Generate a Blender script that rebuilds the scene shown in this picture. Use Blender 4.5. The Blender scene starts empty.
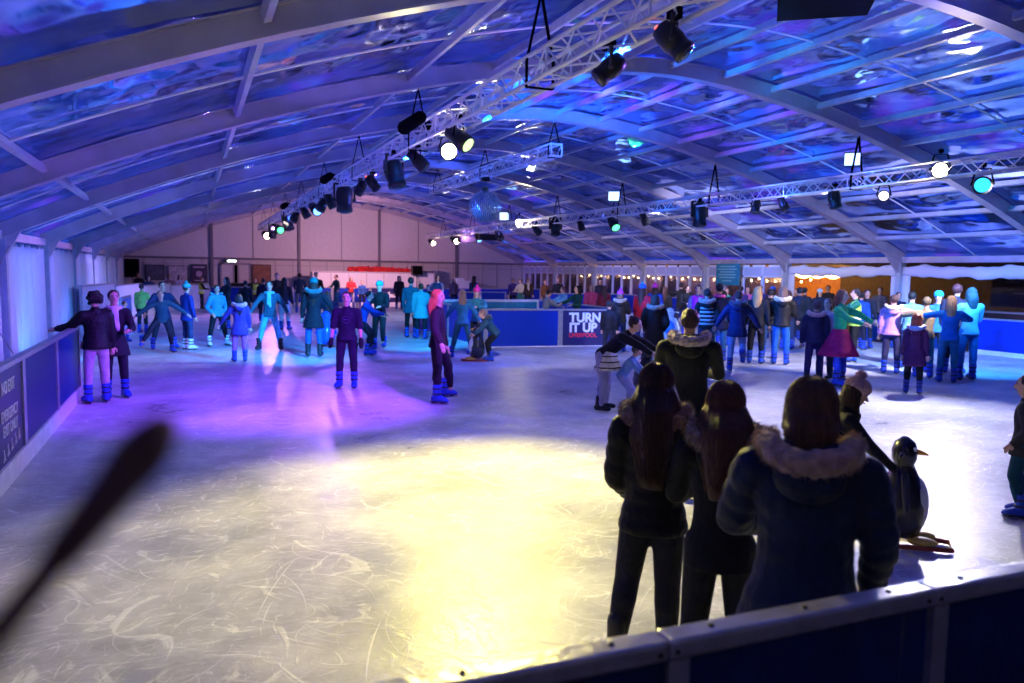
import bpy, bmesh, math, random
import numpy as np
from mathutils import Vector, Matrix, noise
R=math.radians; PI=math.pi
rnd=random.Random(7)
COL=bpy.context.scene.collection
V=Vector
# ------------------------------------------------------------------ materials
def newmat(name):
    m=bpy.data.materials.new(name); m.use_nodes=True
    nt=m.node_tree; nt.nodes.clear()
    out=nt.nodes.new('ShaderNodeOutputMaterial')
    return m,nt,out
MC={}
def mat(name,col,rough=.6,metal=0.,bump=0.,bscale=20.,var=0.,vscale=6.,coat=0.,spec=.5,stretch=(1,1,1),sheen=0.):
    if name in MC: return MC[name]
    m,nt,out=newmat(name)
    b=nt.nodes.new('ShaderNodeBsdfPrincipled')
    b.inputs['Base Color'].default_value=(*col,1); b.inputs['Roughness'].default_value=rough
    b.inputs['Metallic'].default_value=metal; b.inputs['Coat Weight'].default_value=coat
    b.inputs['Specular IOR Level'].default_value=spec; b.inputs['Sheen Weight'].default_value=sheen
    nt.links.new(b.outputs[0],out.inputs[0])
    if bump or var:
        tc=nt.nodes.new('ShaderNodeTexCoord'); mp=nt.nodes.new('ShaderNodeMapping')
        mp.inputs['Scale'].default_value=stretch
        nt.links.new(tc.outputs['Object'],mp.inputs[0])
    if var:
        n=nt.nodes.new('ShaderNodeTexNoise'); n.inputs['Scale'].default_value=vscale; n.inputs['Detail'].default_value=5
        nt.links.new(mp.outputs[0],n.inputs[0])
        r=nt.nodes.new('ShaderNodeValToRGB')
        r.color_ramp.elements[0].position=.3; r.color_ramp.elements[1].position=.7
        r.color_ramp.elements[0].color=(*[c*(1-var) for c in col],1)
        r.color_ramp.elements[1].color=(*[min(1,c*(1+var)) for c in col],1)
        nt.links.new(n.outputs[0],r.inputs[0]); nt.links.new(r.outputs[0],b.inputs['Base Color'])
    if bump:
        n2=nt.nodes.new('ShaderNodeTexNoise'); n2.inputs['Scale'].default_value=bscale; n2.inputs['Detail'].default_value=4
        nt.links.new(mp.outputs[0],n2.inputs[0])
        bp=nt.nodes.new('ShaderNodeBump'); bp.inputs['Strength'].default_value=bump; bp.inputs['Distance'].default_value=.02
        nt.links.new(n2.outputs[0],bp.inputs['Height']); nt.links.new(bp.outputs[0],b.inputs['Normal'])
    MC[name]=m; return m
def emit(name,col,s):
    if name in MC: return MC[name]
    m,nt,out=newmat(name); e=nt.nodes.new('ShaderNodeEmission')
    e.inputs[0].default_value=(*col,1); e.inputs[1].default_value=s
    nt.links.new(e.outputs[0],out.inputs[0]); MC[name]=m; return m
def cloth(rgb):
    k='fabric_%d_%d_%d'%tuple(int(c*100) for c in rgb)
    return mat(k,rgb,.75,bump=.5,bscale=30,var=.2,vscale=9,spec=.25)
def glossy_cloth(rgb):
    k='puffer_fabric_%d_%d_%d'%tuple(int(c*100) for c in rgb)
    return mat(k,rgb,.6,bump=.7,bscale=22,var=.12,spec=.22)
def hairmat(rgb):
    k='hair_%d_%d_%d'%tuple(int(c*100) for c in rgb)
    return mat(k,rgb,.45,bump=.9,bscale=40,var=.35,vscale=14,stretch=(3,3,.5),spec=.35)
# ------------------------------------------------------------------ mesh builder
class MB:
    def __init__(s): s.v=[]; s.f=[]; s.m=[]; s.mi=0
    def add(s,vs,fs,mi=None):
        o=len(s.v); s.v+= [tuple(p) for p in vs]; s.f+=[tuple(i+o for i in f) for f in fs]
        s.m+=[s.mi if mi is None else mi]*len(fs)
    def box(s,c,d,M=None,mi=None):
        x,y,z=[k/2 for k in d]
        vs=[V((a*x,b*y,e*z)) for a in(-1,1) for b in(-1,1) for e in(-1,1)]
        if M is not None: vs=[M@p for p in vs]
        vs=[p+V(c) for p in vs]
        s.add(vs,[(0,1,3,2),(4,6,7,5),(0,4,5,1),(2,3,7,6),(0,2,6,4),(1,5,7,3)],mi)
    def bbox(s,a,b,mi=None): s.box([(a[i]+b[i])/2 for i in range(3)],[abs(b[i]-a[i]) for i in range(3)],mi=mi)
    def beam(s,p,q,w,h,up=V((0,0,1)),mi=None):
        p=V(p);q=V(q);d=(q-p);L=d.length;d.normalize()
        x=d.cross(up)
        if x.length<1e-4: x=V((1,0,0))
        x.normalize();z=x.cross(d)
        M=Matrix((x,d,z)).transposed()
        s.box((p+q)/2,(w,L,h),M,mi)
    def rings(s,rs,cap=True,mi=None,closed=False):
        n=len(rs[0]);o=len(s.v);k=len(rs);s.v+=[tuple(p) for r in rs for p in r];f=[]
        for i in range(k if closed else k-1):
            j=(i+1)%k
            for a in range(n):
                b=(a+1)%n; f.append((o+i*n+a,o+i*n+b,o+j*n+b,o+j*n+a))
        if cap and not closed:
            f.append(tuple(o+a for a in range(n-1,-1,-1))); f.append(tuple(o+(k-1)*n+a for a in range(n)))
        s.f+=f; s.m+=[s.mi if mi is None else mi]*len(f)
    def tube(s,pts,r,seg=6,mi=None,closed=False,cap=True,fl=1.):
        pts=[V(p) for p in pts];k=len(pts)
        if not hasattr(r,'__len__'): r=[r]*k
        rs=[];prev=None
        for i,p in enumerate(pts):
            if closed: t=pts[(i+1)%k]-pts[i-1]
            else: t=pts[min(i+1,k-1)]-pts[max(i-1,0)]
            if t.length<1e-9: t=V((0,0,1))
            t.normalize()
            if prev is None:
                u=t.cross(V((0,0,1)) if abs(t.z)<.9 else V((0,1,0)));u.normalize()
            else:
                u=prev-t*prev.dot(t)
                if u.length<1e-6: u=t.orthogonal()
                u.normalize()
            prev=u;w=t.cross(u)
            rs.append([p+(u*math.cos(2*PI*a/seg)+w*math.sin(2*PI*a/seg)*fl)*r[i] for a in range(seg)])
        s.rings(rs,cap,mi,closed)
    def cap(s,p,q,r0,r1,seg=10,mi=None,bul=0,nb=0):
        # tapered capsule with round ends; bul/nb: puffer ridges
        p=V(p);q=V(q);d=q-p;L=d.length
        if L<1e-6: d=V((0,0,1));L=1e-6
        d=d/L
        pts=[];rr=[]
        for a in(-80,-55,-28): pts.append(p+d*r0*math.sin(R(a)));rr.append(r0*math.cos(R(a)))
        n=max(1,nb*5)
        for i in range(n+1):
            t=i/n; b=0
            if nb: b=bul*(abs(math.sin(PI*t*nb))**.6-.5)
            pts.append(p+d*L*t);rr.append(r0+(r1-r0)*t+b)
        for a in(28,55,80): pts.append(q+d*r1*math.sin(R(a)));rr.append(r1*math.cos(R(a)))
        s.tube(pts,rr,seg,mi)
    def ell(s,c,r,M=None,seg=14,rg=8,mi=None):
        rs=[]
        for i in range(1,rg):
            th=PI*i/rg; ring=[]
            for a in range(seg):
                ph=2*PI*a/seg
                p=V((r[0]*math.sin(th)*math.cos(ph),r[1]*math.sin(th)*math.sin(ph),-r[2]*math.cos(th)))
                if M is not None: p=M@p
                ring.append(p+V(c))
            rs.append(ring)
        o=len(s.v); n=seg
        s.rings(rs,False,mi)
        b=V((0,0,-r[2]));t=V((0,0,r[2]))
        if M is not None: b=M@b;t=M@t
        k=len(s.v); s.v+=[tuple(b+V(c)),tuple(t+V(c))]
        f=[(k,o+(a+1)%n,o+a) for a in range(n)]+[(k+1,o+(rg-2)*n+a,o+(rg-2)*n+(a+1)%n) for a in range(n)]
        s.f+=f;s.m+=[s.mi if mi is None else mi]*len(f)
    def lathe(s,prof,c=(0,0,0),seg=20,M=None,mi=None,sy=1.):
        rs=[]
        for r,z in prof:
            ring=[]
            for a in range(seg):
                p=V((r*math.cos(2*PI*a/seg),r*sy*math.sin(2*PI*a/seg),z))
                if M is not None: p=M@p
                ring.append(p+V(c))
            rs.append(ring)
        s.rings(rs,True,mi)
    def loft(s,secs,seg=16,mi=None,cap=True):
        # secs: (center, xvec, yvec)
        s.rings([[c+x*math.cos(2*PI*a/seg)+y*math.sin(2*PI*a/seg) for a in range(seg)] for c,x,y in secs],cap,mi)
    def poly(s,pts,th,o,X,Y,N,mi=None):
        # flat outline extruded
        o=V(o);X=V(X);Y=V(Y);N=V(N);n=len(pts)
        a=[o+X*p[0]+Y*p[1] for p in pts];b=[p+N*th for p in a]
        s.add(a+b,[tuple(range(n-1,-1,-1)),tuple(range(n,2*n))]+[(i,(i+1)%n,n+(i+1)%n,n+i) for i in range(n)],mi)
    def mesh(s,name,mats,smooth=False):
        me=bpy.data.meshes.new(name); me.from_pydata(s.v,[],s.f)
        for m in (mats if isinstance(mats,(list,tuple)) else [mats]): me.materials.append(m)
        me.polygons.foreach_set('material_index',s.m)
        if smooth: me.polygons.foreach_set('use_smooth',[True]*len(s.f))
        me.update(); return me
    def build(s,name,mats,parent=None,smooth=False,fix=True):
        me=s.mesh(name,mats,smooth)
        if fix:
            bm=bmesh.new();bm.from_mesh(me);bmesh.ops.recalc_face_normals(bm,faces=bm.faces);bm.to_mesh(me);bm.free()
        o=bpy.data.objects.new(name,me);COL.objects.link(o)
        if parent: o.parent=parent
        return o
def remesh(mb,vox,smooth=3,disp=0,dscale=20,seed=0):
    """voxel-union of overlapping closed shapes -> one continuous surface (numpy arrays)"""
    me=mb.mesh('tmp',[mat('skin_plain',(.5,.4,.35))]);o=bpy.data.objects.new('tmp',me);COL.objects.link(o)
    m=o.modifiers.new('r','REMESH');m.mode='VOXEL';m.voxel_size=vox
    if smooth:
        q=o.modifiers.new('s','SMOOTH');q.factor=.5;q.iterations=smooth
    dg=bpy.context.evaluated_depsgraph_get()
    e=o.evaluated_get(dg);me2=bpy.data.meshes.new_from_object(e)
    bpy.data.objects.remove(o);bpy.data.meshes.remove(me)
    if disp:
        for v in me2.vertices:
            k=noise.noise(V(v.co)*dscale+V((seed,0,0)))+.6*noise.noise(V(v.co)*dscale*2.3)
            v.co+=v.normal*disp*k
    return me2
def robj(name,mb,mats,parent,vox,smooth=3,disp=0,dscale=20,extra=None):
    me=remesh(mb,vox,smooth,disp,dscale,rnd.random()*50);me.materials.clear()
    for m in (mats if isinstance(mats,(list,tuple)) else [mats]): me.materials.append(m)
    if extra:
        t=extra.mesh('x',[]);bm=bmesh.new();bm.from_mesh(me);bm.from_mesh(t);bpy.data.meshes.remove(t)
        bm.to_mesh(me);bm.free()
    me.polygons.foreach_set('use_smooth',[True]*len(me.polygons));me.name=name
    o=bpy.data.objects.new(name,me);COL.objects.link(o)
    if parent:o.parent=parent
    return o
def empty(name,loc=(0,0,0),rz=0,label=None,cat=None,group=None,kind=None):
    o=bpy.data.objects.new(name,None);COL.objects.link(o);o.location=loc;o.rotation_euler=(0,0,rz);o.empty_display_size=.1
    return tag(o,label,cat,group,kind)
def tag(o,label=None,cat=None,group=None,kind=None):
    if label:o['label']=label
    if cat:o['category']=cat
    if group:o['group']=group
    if kind:o['kind']=kind
    return o
def dup(root,loc,rz=None,label=None,group=None):
    r=root.copy();COL.objects.link(r);r.location=loc
    if rz is not None:r.rotation_euler=(r.rotation_euler[0],r.rotation_euler[1],rz)
    if label:r['label']=label
    if group:r['group']=group
    for ch in list(root.children):
        c=ch.copy();COL.objects.link(c);c.parent=r
        for g in list(ch.children):
            d=g.copy();COL.objects.link(d);d.parent=c
    return r
def text(name,s,loc,rot,size,m,parent=None,ext=.003,off=0.,align='LEFT',sx=1):
    cu=bpy.data.curves.new(name,'FONT');cu.body=s;cu.size=size;cu.extrude=ext;cu.offset=off;cu.align_x=align
    cu.materials.append(m);t=bpy.data.objects.new('t',cu);COL.objects.link(t)
    me=bpy.data.meshes.new_from_object(t.evaluated_get(bpy.context.evaluated_depsgraph_get()));bpy.data.objects.remove(t)
    o=bpy.data.objects.new(name,me);COL.objects.link(o);o.location=loc;o.rotation_euler=rot;o.scale=(sx,1,1)
    if parent:o.parent=parent
    return o
ORD=['nearest','second','third','fourth','fifth','sixth','seventh','eighth','ninth','tenth','eleventh','twelfth','thirteenth','fourteenth','fifteenth','sixteenth']
def nth(i): return 'nearest the camera' if i==0 else ORD[i]+' from the camera'
# ------------------------------------------------------------------ tent geometry
XL,XR,XC=-3.45,20.5,8.5
def zr(x):
    r=abs(x-XC)/12.0
    return 5.95-3.3*r**1.7
ALU=mat('aluminium_frame',(.47,.42,.49),.42,metal=.35,bump=.15,bscale=6,var=.12,vscale=3)
ALUD=mat('aluminium_purlin',(.5,.5,.56),.4,metal=.4,var=.1)
STEEL=mat('galvanised_rail',(.42,.41,.46),.28,metal=.55,bump=.25,bscale=18,var=.15,vscale=14)
WPVC=mat('white_pvc_panel',(.62,.58,.57),.5,bump=.35,bscale=2.5,var=.05)
SEAM=mat('grey_seam',(.2,.18,.2),.6)
BLK=mat('black_plastic',(.012,.012,.014),.35,bump=.1)
BLKM=mat('matt_black',(.004,.004,.005),.9,spec=.03)
CHROME=mat('truss_aluminium',(.8,.8,.84),.4,metal=.1)
BLUE=mat('lit_blue_board_panel',(.003,.03,.38),.4,spec=.25,bump=.05,bscale=3)  # brighter copy of the board blue, strong light put into the colour
NAVY=mat('navy_sign_panel',(.02,.02,.11),.35)
WHITE=mat('white_paint',(.8,.8,.8),.5,var=.06)
KICK=mat('white_kickboard',(.72,.7,.72),.4,bump=.15,var=.1)
# ice
def ice_mat():
    m,nt,out=newmat('skated_ice')
    b=nt.nodes.new('ShaderNodeBsdfPrincipled');N=nt.nodes.new;Lk=nt.links.new
    tc=N('ShaderNodeTexCoord')
    acc=None
    def add(a,bb):
        x=N('ShaderNodeMath');x.operation='ADD';x.use_clamp=True;Lk(a,x.inputs[0]);Lk(bb,x.inputs[1]);return x.outputs[0]
    for i,(ang,sc,st,lo,hi,amp) in enumerate([(20,1.6,9,.60,.66,.5),(75,1.8,10,.60,.66,.5),(130,1.5,9,.61,.67,.5),(160,2.2,8,.60,.66,.4),(48,2.6,7,.6,.67,.4),(100,3.2,7,.6,.68,.35)]):
        w=N('ShaderNodeTexNoise');w.inputs['Scale'].default_value=.6+.15*i;w.inputs['Detail'].default_value=1
        Lk(tc.outputs['Object'],w.inputs[0])
        mx=N('ShaderNodeVectorMath');mx.operation='MULTIPLY_ADD';mx.inputs[1].default_value=(2.6,2.6,0)
        Lk(w.outputs['Color'],mx.inputs[0]);Lk(tc.outputs['Object'],mx.inputs[2])
        mp=N('ShaderNodeMapping');mp.inputs['Rotation'].default_value=(0,0,R(ang));mp.inputs['Scale'].default_value=(sc*1.6,sc*st*.9,1);mp.inputs['Location'].default_value=(i*7,i*3,0)
        Lk(mx.outputs[0],mp.inputs[0])
        n=N('ShaderNodeTexNoise');n.inputs['Scale'].default_value=1.;n.inputs['Detail'].default_value=3;n.inputs['Roughness'].default_value=.65
        Lk(mp.outputs[0],n.inputs[0])
        r=N('ShaderNodeMapRange');r.inputs[1].default_value=lo;r.inputs[2].default_value=hi;r.inputs[3].default_value=0;r.inputs[4].default_value=amp*.6
        Lk(n.outputs[0],r.inputs[0]);acc=r.outputs[0] if acc is None else add(acc,r.outputs[0])
    big=N('ShaderNodeTexNoise');big.inputs['Scale'].default_value=.7;big.inputs['Detail'].default_value=8;big.inputs['Roughness'].default_value=.7
    Lk(tc.outputs['Object'],big.inputs[0])
    br=N('ShaderNodeMapRange');br.inputs[1].default_value=.35;br.inputs[2].default_value=.65;br.inputs[3].default_value=0;br.inputs[4].default_value=.6
    Lk(big.outputs[0],br.inputs[0]);tot=add(acc,br.outputs[0])
    cr=N('ShaderNodeValToRGB');e=cr.color_ramp.elements
    e[0].position=.1;e[0].color=(.36,.37,.42,1);e[1].position=.9;e[1].color=(.9,.9,.93,1)
    Lk(tot,cr.inputs[0]);Lk(cr.outputs[0],b.inputs['Base Color'])
    rr=N('ShaderNodeMapRange');rr.inputs[3].default_value=.27;rr.inputs[4].default_value=.6;Lk(tot,rr.inputs[0]);Lk(rr.outputs[0],b.inputs['Roughness'])
    bp=N('ShaderNodeBump');bp.inputs['Strength'].default_value=.35;bp.inputs['Distance'].default_value=.01
    Lk(tot,bp.inputs['Height']);Lk(bp.outputs[0],b.inputs['Normal'])
    b.inputs['Specular IOR Level'].default_value=.22
    Lk(b.outputs[0],out.inputs[0]);return m
def film_mat(name='blue_lit_roof_film',haze=.40,col=(.03,.09,.55),fk=1.0,gc=(.5,.64,1),bs=1.3,bd=.06):  # default haze and gloss colours carry the blue light on the roof
    m,nt,out=newmat(name);N=nt.nodes.new;Lk=nt.links.new
    tc=N('ShaderNodeTexCoord')
    n=N('ShaderNodeTexNoise');n.inputs['Scale'].default_value=bs;n.inputs['Detail'].default_value=2;n.inputs['Roughness'].default_value=.5
    mp=N('ShaderNodeMapping');mp.inputs['Scale'].default_value=(1,.6,1);Lk(tc.outputs['Object'],mp.inputs[0]);Lk(mp.outputs[0],n.inputs[0])
    bp=N('ShaderNodeBump');bp.inputs['Strength'].default_value=1.;bp.inputs['Distance'].default_value=bd;Lk(n.outputs[0],bp.inputs['Height'])
    d=N('ShaderNodeBsdfDiffuse');d.inputs[0].default_value=(*col,1);Lk(bp.outputs[0],d.inputs['Normal'])
    g=N('ShaderNodeBsdfGlossy');g.inputs['Roughness'].default_value=.11;g.inputs[0].default_value=(*gc,1);Lk(bp.outputs[0],g.inputs['Normal'])
    t=N('ShaderNodeBsdfTransparent');t.inputs[0].default_value=(.8,.86,1.,1)
    n3=N('ShaderNodeTexNoise');n3.inputs['Scale'].default_value=1.1;n3.inputs['Detail'].default_value=7;n3.inputs['Roughness'].default_value=.65;Lk(tc.outputs['Object'],n3.inputs[0])
    hr=N('ShaderNodeMapRange');hr.inputs[1].default_value=.38;hr.inputs[2].default_value=.62;hr.inputs[3].default_value=haze*.2;hr.inputs[4].default_value=min(1,haze*1.5);Lk(n3.outputs[0],hr.inputs[0])
    m1=N('ShaderNodeMixShader');Lk(hr.outputs[0],m1.inputs[0]);Lk(t.outputs[0],m1.inputs[1]);Lk(d.outputs[0],m1.inputs[2])
    fr=N('ShaderNodeFresnel');fr.inputs[0].default_value=1.5;Lk(bp.outputs[0],fr.inputs['Normal'])
    ml=N('ShaderNodeMath');ml.operation='MULTIPLY';ml.inputs[1].default_value=fk;ml.use_clamp=True;Lk(fr.outputs[0],ml.inputs[0])
    n4=N('ShaderNodeTexNoise');n4.inputs['Scale'].default_value=.55;n4.inputs['Detail'].default_value=3;Lk(tc.outputs['Object'],n4.inputs[0]);gr=N('ShaderNodeMapRange');gr.inputs[1].default_value=.38;gr.inputs[2].default_value=.62;gr.inputs[3].default_value=.25;gr.inputs[4].default_value=1.8;Lk(n4.outputs[0],gr.inputs[0]);mm=N('ShaderNodeMath');mm.operation='MULTIPLY';mm.use_clamp=True;Lk(ml.outputs[0],mm.inputs[0]);Lk(gr.outputs[0],mm.inputs[1]);ml=mm
    m2=N('ShaderNodeMixShader');Lk(ml.outputs[0],m2.inputs[0]);Lk(m1.outputs[0],m2.inputs[1]);Lk(g.outputs[0],m2.inputs[2])
    Lk(m2.outputs[0],out.inputs[0]);return m
FILM=film_mat(bs=1.0,bd=.17)
PANE=film_mat('window_glass',.01,(.3,.3,.3),.6,(.9,.9,1),1.3,.01)
ICE=ice_mat()
# floor
mb=MB();mb.bbox((-3.3,1.68,-.12),(20.3,43.6,0));tag(mb.build('floor',ICE),kind='structure')
DARKF=mat('dark_walkway',(.05,.05,.06),.6,bump=.3,var=.3)
mb=MB();mb.bbox((-8,-4,-.3),(34,60,-.13));tag(mb.build('floor_ground',DARKF),kind='structure')
WALKW=mat('walkway_matting',(.06,.06,.07),.7,bump=.5,bscale=60)
mb=MB();mb.bbox((-3.5,-2.5,-.13),(20.5,1.5,-.02));mb.bbox((20.3,1.5,-.13),(29,48,-.02));mb.bbox((-3.5,43.7,-.13),(20.3,48,-.02));tag(mb.build('floor_walkway',WALKW),kind='structure')
# roof: film per bay, purlins, mid-bay cables -> ceiling
ceil=empty('ceiling',(0,0,0),kind='structure')
YS=[-2,3,8,13,18,23,28,33,38,43,48]
NX=60
for y0,y1 in zip(YS,YS[1:]):
    mb=MB();ny=10
    for j in range(ny+1):
        for i in range(NX+1):
            x=XL+(XR-XL)*i/NX;y=y0+(y1-y0)*j/ny
            t=j/ny;sag=.05*math.sin(PI*t)
            mb.v.append((x,y,zr(x)+.17-sag+.02*noise.noise(V((x*.9,y*.6,1)))))
    for j in range(ny):
        for i in range(NX):
            a=j*(NX+1)+i;mb.f.append((a,a+1,a+NX+2,a+NX+1));mb.m.append(0)
    mb.build('roof_film',FILM,ceil,True,fix=False)
    if y0<3: continue
    # seam cable at mid bay
    mb=MB();ym=(y0+y1)/2
    mb.tube([(XL+(XR-XL)*i/40,ym,zr(XL+(XR-XL)*i/40)+.06) for i in range(41)],.019,5)
    mb.build('tension_cable',mat('white_cable',(.9,.9,.92),.5),ceil,True)
    for r in [-10.4,-7.8,-5.1,-3.6,-2.4,-1.2,0,1.2,2.4,3.6,4.8,6.0,7.2,8.4,9.6,10.8]:
        x=XC+r; sl=(zr(x+.1)-zr(x-.1))/.2;n=V((-sl,0,1)).normalized()
        mb=MB();mb.beam((x,y0,zr(x)+.04),(x,y1,zr(x)+.04),.075,.11,n)
        if r<-4: mb.beam((x,y0+.06,zr(x)-.03),(x,y0+.12,zr(x)-.03),.14,.16,n)
        mb.build('purlin',ALUD,ceil)
# frames: arch rafter + two posts
for k,y in enumerate(YS[1:]):
    e=empty('tent_frame',(0,y,0),label='arched aluminium tent frame with two posts, '+nth(k),cat='tent frame',group='arched frames of the tent')
    n=44;w=.13 if k<2 else .13
    path=[]
    for i in range(n+1):
        x=XL+(XR-XL)*i/n; path.append((x,zr(x)))
    def arch(mb,hw,zo,zt):
        rs=[]
        for i,(x,z) in enumerate(path):
            x0,z0=path[max(0,i-1)];x1,z1=path[min(n,i+1)]
            nn=V((-(z1-z0),0,x1-x0)).normalized()
            c=V((x,0,z))
            rs.append([c+nn*zo+V((0,-hw,0)),c+nn*zo+V((0,hw,0)),c+nn*zt+V((0,hw,0)),c+nn*zt+V((0,-hw,0))])
        mb.rings(rs)
    mb=MB();arch(mb,.09,-.13,.13);arch(mb,.115,-.14,-.115);arch(mb,.115,.115,.14);mb.build('rafter',ALU,e)
    for s,x in((-1,XL),(1,XR)):
        kb=.75 if s>0 else .4
        mb=MB();mb.bbox((x-.13,-.09,-.13),(x+.13,.09,2.62));mb.bbox((x-.15,-.11,-.13),(x+.15,.11,-.05))
        mb.build('post',mat('post_blue_grey',(.42,.46,.55),.45,metal=.3,var=.1),e)
        mb=MB();mb.add([(x-s*.12,-.06,2.2),(x-s*.12,.06,2.2),(x-s*kb,.06,zr(x-s*kb)-.13),(x-s*kb,-.06,zr(x-s*kb)-.13),(x-s*.12,.06,2.75),(x-s*.12,-.06,2.75)],[(0,1,2,3),(0,5,4,1),(5,3,2,4),(0,3,5),(1,4,2)])
        mb.build('knee_bracket',ALU,e)
# eave beams
for s,x in((-1,XL),(1,XR)):
    mb=MB();mb.bbox((x-.08,-2,2.52),(x+.08,48,2.7));tag(mb.build('trim_eave',ALU),kind='structure')
# left wall curtains
CUR=mat('white_curtain',(.7,.7,.74),.6,bump=.2,bscale=8)
wl=empty('wall_left',(0,0,0),kind='structure')
for k,(y0,y1) in enumerate(zip(YS,YS[1:])):
    mb=MB();a=y0+.35;b=y1-.35;n=96;cols=[]
    for i in range(n+1):
        y=a+(b-a)*i/n;t=i/n*6.2
        tie=.10*(abs(math.sin(PI*t)))
        dx=.09*math.sin(2*PI*t)+.05*math.sin(2*PI*t*2.3+k)
        cols.append([(XL+.02+dx*(.6+.4*(1-z/2.5)),y,z-(.07*(1-abs(math.sin(PI*t*1.0))) if z>2.3 else 0)) for z in(.15,.6,1.1,1.6,2.1,2.48)])
    o=len(mb.v)
    for c in cols: mb.v+=c
    for i in range(n):
        for j in range(5): mb.f.append((o+i*6+j,o+(i+1)*6+j,o+(i+1)*6+j+1,o+i*6+j+1));mb.m.append(0)
    c=mb.build('curtain',CUR,wl,True)
    sm=c.modifiers.new('th','SOLIDIFY');sm.thickness=.008
# outside rails seen behind curtains: cross bracing cables on the first bays
mb=MB()
mb.tube([(XL+.2,13.2,.3),(XL+.2,17.8,2.4)],.012,5);mb.tube([(XL+.2,13.2,2.4),(XL+.2,17.8,.3)],.012,5)
mb.build('bracing_cable',SEAM,wl)
mb=MB();mb.bbox((XL-.05,-2,-.13),(XL+.05,48,.14));tag(mb.build('baseboard_left',BLKM),kind='structure')
# gable end wall
wb=empty('wall_back',(0,48,0),kind='structure')
mb=MB();xs=[XL+(XR-XL)*i/60 for i in range(61)]
prof=[(x,zr(x)+.05) for x in xs]
mb.add([(x,0,2.62) for x,_ in prof]+[(x,0,z) for x,z in prof],[(i,i+1,62+i,61+i) for i in range(60)])
mb.build('gable_fabric',WPVC,wb)
mb=MB();mb.bbox((XL,0,-.13),(XR,.06,2.62))
x=XL
mb.build('lower_wall_panels',mat('ribbed_wall_panel',(.55,.5,.5),.5,bump=.2,bscale=4,var=.06),wb)
PS=mat('panel_joint',(.36,.33,.36),.5)
for x in [XL+.08+1.0*i for i in range(24)]:
    mb=MB();mb.bbox((x-.02,-.035,-.1),(x+.02,.0,2.6));mb.bbox((x+.03,-.02,2.2),(x+.95,0,2.23));mb.build('panel_joint',PS,wb)
for x in (1.15,6.0,10.8,15.8):
    mb=MB();mb.bbox((x-.07,-.16,-.1),(x+.07,-.02,zr(x)));mb.build('gable_post',mat('dark_post',(.16,.14,.18),.5),wb)
mb=MB();mb.bbox((XL,-.14,2.5),(XR,-.04,2.62));mb.build('gable_beam',mat('dark_post',(.16,.14,.18),.5),wb)
for x in (3.4,8.5,13.3):
    mb=MB();mb.bbox((x-.02,-.03,2.6),(x+.02,0,zr(x)));mb.build('fabric_seam',SEAM,wb)
# front/left outside backdrop dark: tent front gable behind camera
mb=MB();mb.bbox((XL,-2.1,-.13),(XR,-2,5.9));tag(mb.build('wall_front',mat('dim_fabric',(.10,.10,.13),.7)),kind='structure')
# ---------------------------------------------------------------- right wall: glazed bays and open bays
wr=empty('wall_right',(XR,0,0),kind='structure')
FRM=mat('white_window_frame',(.66,.66,.72),.4)
BLIND=mat('grey_fabric_valance',(.5,.5,.6),.6,bump=.5,bscale=5)
for (y0,y1) in ((23,28),(28,33),(33,38),(38,43),(43,48)):
    a=y0+.2;b=y1-.2
    mb=MB();mb.bbox((-.02,a,2.02),(.02,b,2.4));mb.build('fabric_valance',BLIND,wr)
    mb=MB()
    n=5
    for i in range(n):
        ya=a+(b-a)*(i+.12)/n;yb=a+(b-a)*(i+.88)/n
        mb.bbox((-.035,ya,2.38),(.0,yb,2.47))
    mb.build('light_gap_blocks',mat('light_gap_white',(.85,.85,.9),.4),wr)  # pale blocks painted in for the bright gaps above the valance
for wi,(y0,y1) in enumerate(((23,28),(28,33),(33,38),(38,43),(43,48))):
    w=empty('window_%d'%(wi+1),(XR,y0+.2,0),kind='structure')
    n=5 if wi else 4;Ln=4.6
    for i in range(n+1):
        mb=MB();y=Ln*i/n;mb.bbox((-.05,y-.055,-.1),(.05,y+.055,2.4));mb.build('mullion',FRM,w)
    mb=MB();mb.bbox((-.05,0,1.98),(.05,Ln,2.05));mb.bbox((-.05,0,-.1),(.05,Ln,.1));mb.build('frame_rail',FRM,w)
    mb=MB();mb.bbox((-.005,0,.1),(.005,Ln,2.0));mb.build('pane',PANE,w)
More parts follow.
